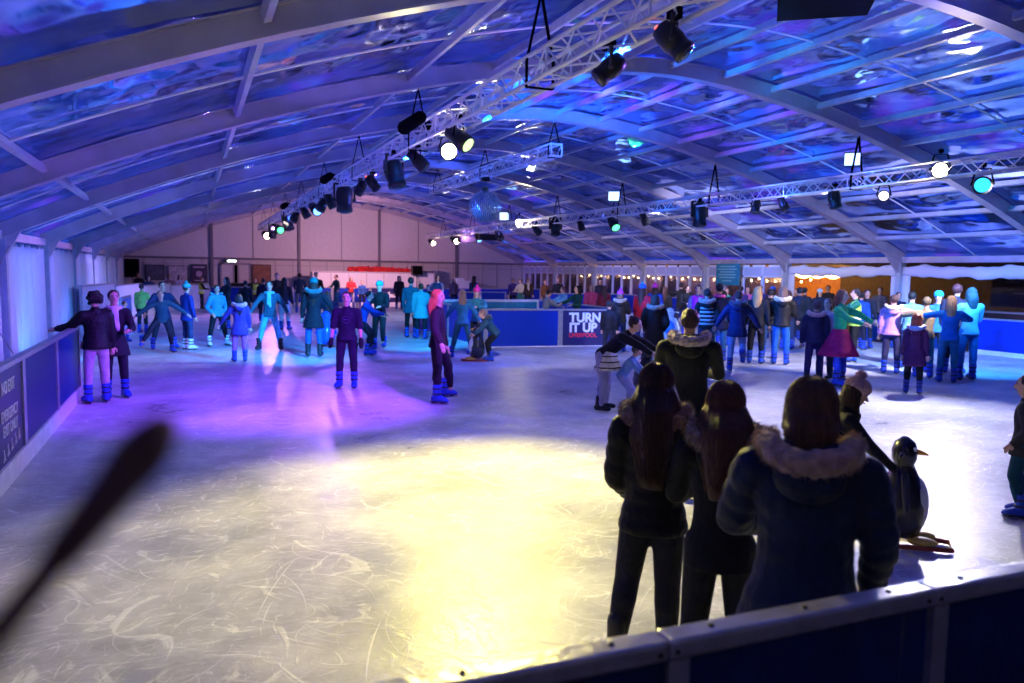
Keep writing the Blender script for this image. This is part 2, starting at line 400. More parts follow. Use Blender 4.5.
# open bays with rolled up fabric
for vi,(y0,y1,lab) in enumerate(((18,23,'rolled white fabric valance over the opening with orange lights'),(13,18,'rolled white fabric valance over the dark bar opening'),(8,13,'rolled white fabric valance over the opening at the right edge'))):
    mb=MB();n=40;rs=[]
    for i in range(n+1):
        t=i/n;y=y0+.15+(y1-y0-.3)*t
        zc=2.28-.05*math.sin(PI*t)+.02*math.sin(t*23+vi);r=.17+.02*math.sin(t*31)+.012*math.sin(t*67+1)
        rs.append([(XR+.0+.10*math.cos(2*PI*a/14)*(1+.12*math.sin(3*2*PI*a/14+t*9)),y,zc+r*math.sin(2*PI*a/14)*(1+.1*math.sin(2*2*PI*a/14+t*14))) for a in range(14)])
    mb.rings(rs)
    tag(mb.build('rolled_valance',mat('white_fabric_roll',(.66,.65,.74),.55,bump=.8,bscale=9),None,True),lab,'valance')
    for s,yy in ((0,y0+.2),(1,y1-.2)):
        if vi==2 and s==0: continue
        mb=MB();rs=[]
        for i in range(15):
            t=i/14;z=2.35-2.3*t;w=.16-.10*math.exp(-((t-.62)/.16)**2)
            rs.append([(XR+.02+.05*math.cos(2*PI*a/12)+.008*math.sin(a*2.5+t*4),yy+w*math.sin(2*PI*a/12)+(-.12 if s else .12)*0,z) for a in range(12)])
        mb.rings(rs)
        tag(mb.build('tied_curtain',mat('white_fabric_roll',(.66,.65,.74),.55,bump=.8,bscale=9),None,True),'white side curtain tied beside the %s post of the %s opening'%(('near','far')[s],('orange-lit','dark bar','right-edge')[vi]),'curtain')
# bar extension room
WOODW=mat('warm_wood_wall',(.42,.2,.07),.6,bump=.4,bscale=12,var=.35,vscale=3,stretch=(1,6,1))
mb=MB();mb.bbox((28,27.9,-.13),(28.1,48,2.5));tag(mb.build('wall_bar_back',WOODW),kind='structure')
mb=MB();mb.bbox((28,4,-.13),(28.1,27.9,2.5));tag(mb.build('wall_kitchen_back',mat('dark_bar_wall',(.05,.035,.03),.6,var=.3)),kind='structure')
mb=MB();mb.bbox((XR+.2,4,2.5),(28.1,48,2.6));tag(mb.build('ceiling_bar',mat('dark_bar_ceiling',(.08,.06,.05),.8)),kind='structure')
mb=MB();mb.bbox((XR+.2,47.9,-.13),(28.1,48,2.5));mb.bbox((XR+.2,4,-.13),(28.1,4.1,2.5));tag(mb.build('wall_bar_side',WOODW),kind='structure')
# menu board and beige shutter in the dark bar
e=empty('menu_board',(24.5,0,0),label='wide black chalk menu board above the bar counter at far right',cat='menu board')
mb=MB();mb.bbox((0,13.6,1.15),(.06,17.9,2.28));mb.build('board',mat('chalkboard',(.02,.012,.02),.6,var=.4),e)
for i,(yy,zz,l) in enumerate([(17.2,1.95,.45),(15.9,1.85,.5),(14.9,1.82,.8),(16.9,1.6,.5),(15.6,1.5,.6),(14.6,1.45,.5)]):
    mb=MB();mb.bbox((-.006,yy-l/2,zz),(0,yy+l/2,zz+.035));mb.build('chalk_line',mat('chalk',(.12,.11,.13),.9),e)
mb=MB();mb.bbox((24.5,8,1.0),(24.6,13.5,2.45));tag(mb.build('beige_shutter',mat('beige_panel',(.55,.42,.28),.5,var=.08)),'beige closed serving shutter behind the counter at the right edge','shutter')
e=empty('bar_counter',(23.4,8,0),label='long bar counter with pale top beyond the right rink opening',cat='counter')
mb=MB();mb.bbox((0,0,-.02),(.6,9.6,1.0));mb.build('counter_front',mat('dark_counter',(.06,.03,.03),.5,var=.3),e)
mb=MB();mb.bbox((-.06,-.05,1.0),(.66,9.65,1.05));mb.build('counter_top',mat('counter_top',(.45,.4,.38),.3),e)
mb=MB();mb.bbox((23.5,12.1,1.052),(23.8,12.5,1.35));mb.bbox((23.47,12.2,1.35),(23.83,12.4,1.4));tag(mb.build('card_terminal',BLK),'small black till standing on the bar counter at far right','till')
# string lights
BULB=emit('warm_bulb',(1,.55,.18),28)
def strings(x,y0,y1,z,n,lab):
    e=empty('string_lights',(x,y0,z),label=lab,cat='string lights',group='warm string lights in the bar')
    mb=MB();L=y1-y0;P=[(0.0,L*i/n,-.10*abs(math.sin(PI*i/n*3))) for i in range(n+1)]
    mb.tube(P,.008,4);mb.build('wire',BLKM,e)
    for p in P:
        b=MB();b.ell((p[0],p[1],p[2]-.05),(.035,.035,.045),seg=8,rg=5);b.build('bulb',BULB,e,True)
strings(23.2,23.1,25.5,2.16,20,'string of warm bulbs in the open orange-lit bay')
strings(25.6,25.3,28.2,2.22,16,'second string of warm bulbs deeper inside the orange-lit bay')
for i,(a,b) in enumerate(((23.3,27.7),(28.3,32.7),(33.3,37.7),(38.3,42.7))):
    strings(21.9,a,b,1.98,9,'string of warm bulbs behind the %s glazed bay from the orange-lit opening'%['first','second','third','fourth'][i])
# things on the gable wall
def framed(x,z,w,h,y,lab,fcol,icol,motif=0,name='poster'):
    e=empty(name,(x,y,z),label=lab,cat=name.replace('_',' '))
    mb=MB();mb.bbox((-w/2,-.03,-h/2),(w/2,.0,h/2));mb.build('frame',mat('frame_%s'%lab[:18],fcol,.5),e)
    mb=MB();mb.bbox((-w/2+.05,-.04,-h/2+.05),(w/2-.05,-.03,h/2-.05));mb.build('sheet',mat('sheet_%s'%lab[:18],icol,.6,var=.35,vscale=5),e)
    if motif:
        mb=MB();mb.lathe([(.17,0),(.17,.012)],(0,-.04,-.02),16,Matrix.Rotation(PI/2,3,'X'))
        mb.bbox((-.3,-.052,.32),(.3,-.04,.4));mb.bbox((-.26,-.052,-.42),(.26,-.04,-.37));mb.build('print',mat('poster_print',(.5,.35,.45),.6),e)
YG=47.9
BLUEL=mat('shaded_blue_board_panel',(.002,.018,.16),.35,spec=.2)  # darker copy of the board blue, dim left light put into the colour
framed(-1.83,1.72,1.0,.85,YG,'dark poster with pale shapes on the end wall right of the black speaker',(.03,.03,.05),(.10,.11,.16))
framed(-.65,1.64,1.05,.95,YG,'empty pale panel in a thin dark frame on the end wall',(.12,.1,.12),(.5,.44,.46),0,'framed_panel')
framed(.45,1.68,.9,1.05,YG,'dark poster with a round pale emblem left of the emergency door',(.03,.03,.05),(.05,.03,.08),1)
framed(3.85,1.68,1.05,1.15,YG,'reddish brown picture on the end wall right of the emergency door',(.05,.02,.02),(.22,.08,.05),0,'picture')
# emergency door
d=empty('door_1',(2.4,YG,0),kind='structure')
mb=MB()
for x in(-.78,.78): mb.bbox((x-.05,-.06,-.1),(x+.05,0,2.3))
mb.bbox((-.83,-.06,2.22),(.83,0,2.32));mb.bbox((-.14,-.05,-.1),(-.06,0,2.22));mb.bbox((.12,-.05,-.1),(.2,0,2.22))
mb.build('door_frame',mat('door_frame_grey',(.3,.28,.3),.4),d)
mb=MB();mb.bbox((-.73,-.03,0),(-.14,0,2.2));mb.bbox((.2,-.03,0),(.73,0,2.2));mb.build('door_leaf',mat('ribbed_wall_panel',(.55,.5,.5),.5),d)
mb=MB();mb.bbox((-.05,-.02,0),(.11,0,2.2));mb.build('door_gap',BLKM,d)
e=empty('exit_sign',(2.2,YG-.1,2.42),label='small lit sign box above the emergency door on the end wall',cat='sign')
mb=MB();mb.bbox((-.3,-.06,-.09),(.3,.05,.09));mb.build('housing',BLK,e)
mb=MB();mb.bbox((-.24,-.07,-.05),(.24,-.06,.05));mb.build('lit_face',emit('exit_face',(.8,1,.9),5),e)
mb=MB();mb.bbox((1.9,45.6,-.02),(3.9,46.4,1.15));mb.bbox((1.85,45.55,1.1),(3.95,46.45,1.2))
tag(mb.build('black_counter',BLK),'black box counter standing below the emergency door sign','counter')
def pa(x,y,z,lab,w=.45,h=.75):
    e=empty('loudspeaker',(x,y,z),label=lab,cat='loudspeaker')
    mb=MB();mb.poly([(-w/2,-h/2),(w/2,-h/2),(w/2,h/2),(-w/2,h/2)],.4,(0,0,0),(1,0,0),(0,0,1),(0,1,0));mb.build('cabinet',BLK,e)
    mb=MB();mb.bbox((-w/2+.03,-.015,-h/2+.04),(w/2-.03,0,h/2-.04));mb.build('grille',BLKM,e)
    mb=MB();mb.tube([(0,.2,-h/2),(0,.2,-z-.13)],.02,8)
    for a in(0,120,240): mb.tube([(0,.2,-z+.6),(.45*math.cos(R(a)),.2+.35*math.sin(R(a)),-z-.11)],.014,6)
    mb.build('tripod_stand',BLKM,e)
pa(-2.95,47.2,1.94,'black loudspeaker on a stand at the left end of the end wall',.75,1.0)
pa(12.4,44.85,2.05,'black loudspeaker above the white kiosk wall',.6,.55)
# kiosk at far end
e=empty('kiosk',(6.4,45.4,0),label='long white kiosk wall behind the far rink boards under red garland',cat='kiosk')
mb=MB();mb.bbox((0,0,-.02),(7.2,.9,1.9));mb.build('kiosk_wall',mat('bright_white_wall',(.85,.82,.82),.5),e)
mb=MB()
for i in range(8): mb.bbox((i*1.02,-.03,0),(i*1.02+.04,0,1.9))
mb.bbox((-.05,-.04,1.84),(7.25,.0,1.93));mb.build('panel_strip',mat('soft_grey',(.55,.5,.52),.5),e)
mb=MB()
for i in range(420):
    x=2.1+3.6*rnd.random()**.9;z=1.95+rnd.random()*.22*(1.3-abs(x-3.3)/4)
    mb.ell((x,.1+.3*rnd.random(),z),(.05+.05*rnd.random(),.06,.04+.03*rnd.random()),seg=6,rg=4)
for i in range(4): mb.cap((2.4+i,.3,1.9),(2.9+i*.9,.3,2.25),.05,.03,6)
mb.build('red_garland',mat('red_garland',(.6,.02,.02),.5,var=.5),e)
e=empty('display_screen',(13.4,46.6,1.55),label='dark framed screen right of the white kiosk wall',cat='screen')
mb=MB();mb.bbox((-.5,0,-.1),(.5,.05,.45));mb.build('frame',BLK,e);mb=MB();mb.bbox((-.45,-.01,-.06),(.45,0,.41));mb.build('screen',mat('dim_screen',(.08,.05,.08),.2),e)
mb=MB();mb.bbox((-.03,.05,-1.68),(.03,.1,.2));mb.build('stand_pole',BLKM,e)
mb=MB();mb.bbox((15.0,45.6,-.02),(16.4,46.3,1.35));mb.bbox((14.95,45.55,1.35),(16.45,46.35,1.45));mb.bbox((15.1,45.7,1.45),(15.6,46.2,1.62));tag(mb.build('white_booth',WHITE),'small white booth box at the far end right of the kiosk','booth')
# ------------------------------------------------------------------ rink boards
def board(p,q,label,h=1.13,kick=.2,panel=BLUE,thick=.07,posts=1,side=1,back=None,group=None,railw=.09,railh=.05,midseam=False,kmat=None,postw=.07,pan_tag=None,raw=False):
    p=V((*p,0));q=V((*q,0));L=(q-p).length;ang=math.atan2(q.y-p.y,q.x-p.x)
    e=empty('rink_board',p,ang,label,'barrier',group)
    y0,y1=-thick/2,thick/2
    mb=MB();mb.bbox((postw,y0*.5,kick),(L-postw,y1*.5,h-railh))
    if midseam:
        mb2=MB();mb2.bbox((L/2-.006,y0*.5-.004,kick),(L/2+.006,y1*.5+.004,h-railh));mb2.build('panel_joint',STEEL,e)
    mb.build('panel',panel,e)
    mb=MB();mb.bbox((0,y0-.01,-.0),(L,y1+.01,kick));mb.build('kickboard',kmat or KICK,e)
    mb=MB();mb.bbox((0,-railw/2,h-railh),(L,railw/2,h));
    o=mb.build('top_rail',STEEL if not raw else WHITE,e)
    bv=o.modifiers.new('b','BEVEL');bv.width=.008;bv.segments=2
    mb=MB();mb.bbox((0,y0,kick),(postw,y1,h-railh));mb.build('post',STEEL if not raw else WHITE,e)
    mb=MB();mb.bbox((L-postw,y0,kick),(L,y1,h-railh));mb.build('post',STEEL if not raw else WHITE,e)
    return e
# left side boards (rink face looks to +X)
ys=[-.6,1.65,3.6,5.3,7.0,9.23,11.4,13.6]
xl=-1.63
lb=['blue rink board on the left side level with the camera','blue rink board on the left just inside the near corner','blue rink board on the left before the exit notice, outside the frame','blue rink board on the left side, second before the exit notice','navy rink board with the NO EXIT notice at the left edge','blue rink board on the left directly beyond the NO EXIT notice','last blue rink board on the left, where two skaters lean']
for i,(a,b) in enumerate(zip(ys[2:],ys[3:])):
    k=i+2
    nv=(a==7.0)
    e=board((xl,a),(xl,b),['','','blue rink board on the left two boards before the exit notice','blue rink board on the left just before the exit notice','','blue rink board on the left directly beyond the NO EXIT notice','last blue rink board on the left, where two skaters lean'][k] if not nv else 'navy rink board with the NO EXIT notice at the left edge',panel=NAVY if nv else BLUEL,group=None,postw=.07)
    if nv:
        # lettering on rink face (+X side), read from the rink
        for s,z,yy,sz in (('NO EXIT',.85,2.17,.17),('EMERGENCY',.60,2.12,.15),('EXIT ONLY',.46,2.17,.15)):
            text('lettering',s,(yy-.93,-.022,z),(PI/2,0,0),sz,WHITE,e,off=0,sx=.85)
        for j in range(5):
            mb=MB();bx=1.25+j*.17;mb.ell((bx,-.022,.34+.02*j),(.016,.003,.016),seg=8,rg=5)
            mb.tube([(bx,-.022,.32+.02*j),(bx+.01,-.022,.28+.02*j),(bx-.03,-.022,.24+.02*j)],.007,5);mb.tube([(bx+.01,-.022,.28+.02*j),(bx+.045,-.022,.25+.02*j)],.007,5)
            mb.build('pictogram',WHITE,e)
# left corner beyond the opening: purple-lit white wall bending to the far end
pts=[((-3.05,26.5),(-2.5,31),1.45),((-2.5,31),(-1.9,35.5),1.36),((-1.9,35.5),(-.9,40),1.26),((-.9,40),(.9,43.5),1.18)]
for i,(p,q,h) in enumerate(pts):
    board(p,q,['white corner board nearest the curtained wall at far left','white corner board second from the curtained wall','white corner board behind the hooded skaters at far left','white corner board where the far end begins'][i],h=h,kick=.25,panel=mat('white_board',(.62,.6,.68),.4,var=.05),group=None)
board((-1.95,25.9),(-1.85,28.6),'narrow pale blue gate panel beside the child at far left',h=1.1,panel=mat('pale_blue_gate',(.05,.25,.7),.4),kick=.08)
mb=MB();mb.bbox((-3.3,13.8,-.0),(-1.75,14.6,.03));tag(mb.build('entrance_mat',mat('rubber_mat',(.02,.02,.025),.8,bump=.5,bscale=80)),'black rubber mat at the gap in the left boards','mat')
# far end boards
xs=[.9,3.0,5.1,7.2,9.3,11.4,13.5,15.6,17.7,19.8]
for i,(a,b) in enumerate(zip(xs,xs[1:])):
    e=board((a,43.6),(b,43.6),'far end rink board, %s from the left corner'%['first','second','third','fourth','fifth','sixth','seventh','eighth','ninth'][i]+(' with a white arrow' if i==4 else ''),h=1.05,kick=.22,panel=BLUE if i!=4 else NAVY)
    if i==4:
        mb=MB();ar=[(-.34,0),(-.02,.26),(-.02,.1),(.36,.1),(.36,-.1),(-.02,-.1),(-.02,-.26)]
        mb.poly(ar,.008,(1.15,-.028,.6),(1,0,0),(0,0,1),(0,1,0));mb.build('arrow',WHITE,e)
# island barrier
board((7.35,19.75),(9.5,19.55),'blue island barrier board in mid rink, left of the TURN IT UP board',h=1.05,kick=.02,thick=.06)
e=board((9.5,19.55),(11.5,19.3),'navy island barrier board lettered TURN IT UP in mid rink',h=1.05,kick=.02,panel=NAVY,thick=.06)
RED=mat('red_print',(.95,.03,.08),.5)
text('lettering','TURN',(.26,-.028,.69),(PI/2,0,0),.35,WHITE,e,off=.016)
text('lettering','IT UP',(.26,-.028,.41),(PI/2,0,0),.35,WHITE,e,off=.016)
tag(text('lettering','LIVERPOOL',(.26,-.028,.26),(PI/2,0,0),.155,RED,e,off=.006,sx=1.05),'red lettering')
board((7.35,23),(7.35,19.75),'blue island barrier side board running back from the left corner',h=1.05,kick=.02,thick=.06)
board((7.35,26.3),(7.35,23),'blue island barrier side board farther from the camera',h=1.05,kick=.02,thick=.06)
board((11.5,19.3),(11.7,22.8),'blue island barrier side board on the right, near part',h=1.05,kick=.02,thick=.06)
board((11.7,22.8),(11.9,26.3),'blue island barrier side board on the right, far part',h=1.05,kick=.02,thick=.06)
TEALG=mat('teal_mesh_panel',(.02,.22,.34),.3,var=.2)
for i in range(2):
    x0=7.35+i*2.27;e=board((x0,26.3),(x0+2.27,26.3),['rear island barrier with pale rails and teal panel, left half','rear island barrier with pale rails and teal panel, right half'][i],h=1.05,kick=.05,panel=TEALG,thick=.06,raw=True,railh=.09,postw=.09)
# barriers at right back: blue boards in front of glazed doors
board((16.0,34.6),(19.8,34.2),'blue board in front of the glazed doors, right of the pale shirted people',h=1.05,kick=.05)
board((12.2,36.5),(14.6,36.3),'short blue board in front of the pinkish end wall, left of the costumed people',h=1.05,kick=.05)
for i,(a,b) in enumerate([(23.5,20.6),(26.6,23.5),(29.7,26.6),(33.9,29.7)]):
    board((19.9,b),(19.9,a),'blue right side rink board in front of the glazed bays, %s'%nth(i),h=1.05,kick=.15)
# right boards near the right edge
for i,(a,b) in enumerate([(15.2,12.9),(12.9,10.6),(10.6,8.3),(8.3,6),(6,3.7),(3.7,1.6)]):
    board((20.1,b),(20.1,a),['blue rink board at right edge beyond the huddle of skaters','blue right side rink board just past the frame edge','blue right side rink board outside the view, third','blue right side rink board outside the view, fourth','blue right side rink board outside the view, fifth','blue right side rink board outside the view, last'][i],h=1.0,kick=.12) if i<2 else None
# near barrier, seen from outside
def near_board(x0,x1,lab,slot=None):
    e=empty('near_barrier',(x0,1.627,0),label=lab,cat='barrier');L=x1-x0
    mb=MB();mb.bbox((0,-.04,1.075),(L,.04,1.13));o=mb.build('cap_rail',STEEL,e)
    bv=o.modifiers.new('b','BEVEL');bv.width=.012;bv.segments=3
    mb=MB();mb.bbox((.045,-.012,.12),(L-.0,.012,1.075)) if slot is None else (mb.bbox((.045,-.012,.12),(slot-.006,.012,1.075)),mb.bbox((slot+.006,-.012,.12),(L,.012,1.075)))
    mb.build('panel',mat('dark_blue_back_panel',(.004,.014,.12),.5,bump=.4,bscale=25,var=.3),e)
    mb=MB();mb.bbox((0,-.036,-.02),(.062,.03,1.075));mb.build('post',STEEL,e)
    mb=MB();mb.bbox((0,-.04,-.02),(L,.05,.12));mb.build('base_rail',STEEL,e)
    for x in(.15,L/2,L-.15): mb=MB();mb.lathe([(.008,0),(.008,.004),(.003,.006)],(x,.0,1.13),8);mb.build('screw',BLK,e)
    for x in(.02,L-.03): mb=MB();mb.lathe([(.007,0),(.007,.004)],(x,-.04,1.1),8,Matrix.Rotation(PI/2,3,'X'));mb.build('screw',BLK,e)
near_board(-1.55,.02,'near barrier module below the frame at the left corner')
near_board(.02,1.10,'near barrier module running in from the bottom edge beside the standing women')
near_board(1.10,2.03,'near barrier module in the middle with a narrow bright gap in its blue panel',slot=.835)
near_board(2.03,4.1,'near barrier module at the bottom right corner')
near_board(4.1,6.2,'near barrier module outside the right frame edge')
# dark stick near lens (out of focus)
# ------------------------------------------------------------------ trusses
def truss(name,x,y0,y1,z,lab,s=.29):
    e=empty(name,(x,y0,z),label=lab,cat='truss');L=y1-y0;h=s/2
    for a in(-1,1):
        for b in(-1,1):
            mb=MB();mb.tube([(a*h,0,b*h),(a*h,L,b*h)],.025,8);mb.build('chord',CHROME,e,True)
    mb=MB();n=int(L/.33)
    for i in range(n):
        ya=L*i/n;yb=L*(i+1)/n;sg=1 if i%2 else -1
        for a in(-1,1):
            mb.tube([(a*h,ya,-sg*h),(a*h,yb,sg*h)],.012,5)
            mb.tube([(-sg*h,ya,a*h),(sg*h,yb,a*h)],.012,5)
        if i%6==0:
            for a in(-1,1):
                mb.tube([(a*h,ya,-h),(a*h,ya,h)],.014,5);mb.tube([(-h,ya,a*h),(h,ya,a*h)],.014,5)
    for a in(-1,1):
        for yy in (0,L): mb.tube([(a*h,yy,-h),(a*h,yy,h)],.016,5);mb.tube([(-h,yy,a*h),(h,yy,a*h)],.016,5)
    mb.build('lattice_bracing',CHROME,e)
    return e
truss('lighting_truss',3.6,3.6,45,4.25,'long aluminium lighting truss hung on the left side of the tent')
truss('lighting_truss',13.4,5.2,46,4.12,'long aluminium lighting truss hung on the right side of the tent')
truss('lighting_truss',8.5,17.9,28.6,5.1,'short aluminium truss under the ridge carrying the mirror ball')
def strap(x,y,z,lab,grp):
    zt=zr(x)-.14
    e=empty('hanging_strap',(x,y,z),label=lab,cat='strap',group=grp);H=zt-z
    mb=MB()
    for s in(-1,1):
        mb.beam((0,0,H),(s*.16,0,.1),.012,.055,V((0,1,0)));mb.beam((s*.16,0,.1),(s*.16,0,-.18),.012,.055,V((0,1,0)))
    mb.beam((-.16,0,-.18),(.16,0,-.18),.055,.012);mb.build('sling',BLKM,e)
    mb=MB();mb.tube([(.03*math.cos(a*PI/5),0,H+.02+.05*math.sin(a*PI/5)) for a in range(10)],.01,5,closed=True);mb.build('shackle',CHROME,e)
for i,y in enumerate(YS[2:10]): strap(3.6,y+.05,4.25,'black V-shaped strap holding the left truss, '+nth(i),'straps of the left truss')
for i,y in enumerate(YS[2:10]): strap(13.4,y+.05,4.12,'black V-shaped strap holding the right truss, '+nth(i),'straps of the right truss')
for i,y in enumerate((18,23,28)): strap(8.5,y+.05,5.1,'black V-shaped strap holding the short centre truss, '+nth(i),'straps of the centre truss')
# disco ball
e=empty('mirror_ball',(8.5,23,4.05),label='large mirror ball hanging under the short centre truss',cat='mirror ball')
me_m,nt,out=newmat('mirror_tiles')
b=nt.nodes.new('ShaderNodeBsdfPrincipled');b.inputs['Metallic'].default_value=.75;b.inputs['Roughness'].default_value=.22;b.inputs['Base Color'].default_value=(.8,.9,1,1);nt.links.new(b.outputs[0],out.inputs[0])
mb=MB();rg=26;sg=52;r=.5
for i in range(rg):
    t0=PI*i/rg;t1=PI*(i+1)/rg;n=max(5,int(sg*math.sin((t0+t1)/2)))
    for j in range(n):
        a0=2*PI*j/n;a1=2*PI*(j+1)/n;g=.02/max(.3,math.sin((t0+t1)/2));gt=.006
        q=[(t0+gt,a0+g),(t0+gt,a1-g),(t1-gt,a1-g),(t1-gt,a0+g)]
        tl=V((rnd.uniform(-.16,.16),rnd.uniform(-.16,.16),rnd.uniform(-.16,.16)))
        vs=[]
        for t,a in q:
            nn=V((math.sin(t)*math.cos(a),math.sin(t)*math.sin(a),math.cos(t)));c=V((math.sin((t0+t1)/2)*math.cos((a0+a1)/2),math.sin((t0+t1)/2)*math.sin((a0+a1)/2),math.cos((t0+t1)/2)))
            vs.append(nn*r+c*((nn-c).dot(tl))*r*1.)
        mb.add(vs,[(0,3,2,1)])
mb.build('mirror_tiles',me_m,e,fix=False)
mb=MB();mb.ell((0,0,0),(.488,.488,.488),seg=32,rg=16);mb.build('core',mat('ball_core',(.1,.1,.12),.5),e,True)
mb=MB();mb.lathe([(.11,.49),(.11,.6),(.05,.62)],seg=16);mb.tube([(0,0,.6),(0,0,.92)],.012,6);mb.bbox((-.12,-.08,.78),(.12,.08,.92));mb.build('motor',BLK,e)
# ------------------------------------------------------------------ fixtures
LENS={}
def lens(c,s):
    k=('lens_%.2f_%.2f_%.2f'%c)+'_%d'%s
    return emit(k+'_%.1f'%s,c,s)
DLENS=mat('dark_lens',(.05,.05,.06),.08,spec=1.)
def orient(d):
    d=V(d).normalized();x=d.cross(V((0,0,1)))
    if x.length<1e-3:x=V((1,0,0))
    x.normalize();z=x.cross(d);return Matrix((x,d,z)).transposed()
def mover(pos,aim,lab,lit=None,sc=1.,led=None,grp=None,top=None):
    """moving-head / spot: yoke and barrel; barrel axis along aim"""
    e=empty('moving_head_lamp',pos,label=lab,cat='stage lamp',group=grp)
    tz=(top or 4.1)-pos[2]-.12
    M=orient(aim);r=.115*sc
    rot=M@Matrix.Rotation(-PI/2,3,'X') # z -> aim
    mb=MB();mb.lathe([(r*.5,-.24*sc),(r*.95,-.22*sc),(r*1.2,-.12*sc),(r*1.22,.02*sc),(r*1.12,.05*sc),(r*1.1,.13*sc),(r*1.2,.14*sc),(r*1.15,.20*sc),(r*.95,.205*sc)],(0,0,0),20,rot);mb.build('barrel',BLK,e,True)
    mb=MB();mb.ell(rot@V((0,0,.20*sc)),(r*.9,r*.9,.03*sc),rot,18,8);mb.build('lens',lit or DLENS,e,True)
    xx=M.col[0];xx=V((xx[0],xx[1],xx[2]))
    w=r*1.2+.03*sc
    mb=MB()
    for s in(-1,1):
        mb.beam(xx*(w*s),xx*(w*s)+V((0,0,.26*sc)),.03*sc,.05*sc,V((0,1,0)));mb.ell(xx*(w*s),(.035*sc,.035*sc,.035*sc),seg=8,rg=5)
    mb.beam(xx*(-w),xx*(w),.001,.001);mb.beam(xx*(-w)+V((0,0,.26*sc)),xx*(w)+V((0,0,.26*sc)),.05*sc,.03*sc)
    mb.build('yoke',BLK,e)
    mb=MB();mb.tube([(0,0,.26*sc),(0,0,max(tz,.3*sc))],.018,6);mb.bbox((-.05,-.04,max(tz,.3*sc)-.04),(.05,.04,max(tz,.3*sc)+.05));mb.build('clamp',BLKM,e)
    if led:
        mb=MB();mb.ell(rot@V((r*.2,r*.2,-.24*sc)),(.028*sc,.028*sc,.02*sc),rot,8,5);mb.build('status_light',led,e,True)
    return e
def par(pos,aim,lab,lit=None,sc=1.,grp=None,top=4.1):
    e=empty('par_can_lamp',pos,label=lab,cat='stage lamp',group=grp)
    M=orient(aim);rot=M@Matrix.Rotation(-PI/2,3,'X');r=.11*sc
    mb=MB();mb.lathe([(r*.35,-.2*sc),(r*.75,-.17*sc),(r*.8,-.05*sc),(r,0),(r,.16*sc)],(0,0,0),16,rot);mb.build('can',BLK,e,True)
    mb=MB();mb.ell(rot@V((0,0,.15*sc)),(r*.88,r*.88,.025*sc),rot,16,6);mb.build('lens',lit or DLENS,e,True)
    xx=V(M.col[0]);w=r+.02
    mb=MB()
    for s in(-1,1): mb.beam(xx*(w*s),xx*(w*s)*.6+V((0,0,.2*sc)),.012,.03,V((0,1,0)))
    mb.beam(xx*(-w)*.6+V((0,0,.2*sc)),xx*w*.6+V((0,0,.2*sc)),.03,.012);h=max(top-pos[2]-.12,.24*sc)
    mb.tube([(0,0,.2*sc),(0,0,h)],.013,5);mb.bbox((-.04,-.03,h-.03),(.04,.03,h+.04));mb.build('bracket',BLKM,e);return e
def flood(pos,aim,lab,lit,s=.16):
    e=empty('flood_lamp',pos,label=lab,cat='stage lamp');M=orient(aim)
    mb=MB();mb.box((0,0,0),(s*2,.1,s*1.7),M);mb.build('housing',BLK,e)
    mb=MB();mb.box(M@V((0,.052,0)),(s*1.8,.008,s*1.5),M);mb.build('lit_panel',lit,e)
    mb=MB();mb.tube([(0,0,-s),(0,0,-s-.25)],.015,6);mb.build('bracket',BLKM,e);return e
CAM=V((0,0,2.05))
def tocam(p,dz=0): d=(CAM-V(p)).normalized();d.z+=dz;return d
REDL=emit('red_status',(1,.06,.04),6);GRN=lens((.1,1.,.35),2);BLU=lens((.1,.3,1.),4);WARM=lens((1,.82,.5),120);YEL=lens((.6,1.,.35),1.5);CYN=lens((.03,.5,1.),1.6);SKY=lens((.15,.4,1.),4)
LT=[ # y, z, kind, aim, lit, label
 (5.45,3.90,'m',(.6,-.5,-.8),None,.72,'large black moving head at the top of the picture, tail light red, nearest the camera'),
 (6.5,3.92,'m',(-.7,.25,-.65),None,.70,'large black moving head tilted left below the near part of the left truss'),
 (10.85,3.95,'p',(.4,-.5,-.45),YEL,1.2,'greenish lit can lamp right of the bright yellow glare on the left truss'),
 (13.04,3.9,'p',(.5,-.4,-.6),None,1.1,'dark can lamp just left of the yellow glare on the left truss'),
 (14.7,3.86,'m',(.2,-.3,-1),None,1.3,'big black moving head hanging left of the can lamps, red lit base'),
 (16.6,3.86,'m',(.6,-.2,-.8),None,.8,'black moving head tilted right, fifth group along the left truss'),
 (17.9,3.88,'m',(-.5,.2,-.9),None,.8,'black moving head tilted left beside the fifth group on the left truss'),
 (19.9,3.78,'m',(0,-.1,-1),None,1.5,'tall black moving head hanging straight down in the middle of the left truss'),
 (22.0,3.92,'p',(.4,-.2,-.8),None,1.3,'black can lamp beyond the straight hanging moving head'),
 (23.4,3.92,'p',(-.4,-.2,-.8),None,1.3,'black can lamp left of the blue lit one on the left truss'),
 (24.9,3.90,'p',(.15,-.7,-.3),BLU,1.5,'blue lit can lamp on the left truss'),
 (27.2,3.95,'p',(.4,-.2,-.8),None,1.3,'dark can lamp just beyond the blue lit one'),
 (29.9,3.95,'p',(-.4,-.2,-.8),None,1.4,'dark can lamp in the far half of the left truss'),
 (32.2,3.85,'m',(.2,-.2,-.9),None,1.5,'black moving head before the green lit one in the far half of the left truss'),
 (35.5,3.75,'p',(.1,-.7,-.2),GRN,1.6,'green lit can lamp near the far end of the left truss'),
 (38.2,3.75,'m',(-.2,-.2,-.9),None,1.5,'black moving head near the far end of the left truss'),
 (42.0,3.75,'p',(.1,-.7,-.2),lens((1,.75,.5),20),1.8,'warm lit can lamp at the far end of the left truss')]
for (y,z,k,a,l,sc,lab) in LT:
    if k=='m': mover((3.6,y,z),a,lab,l,sc,REDL if y<20 else None)
    else: par((3.6,y,z),a,lab,l,sc)
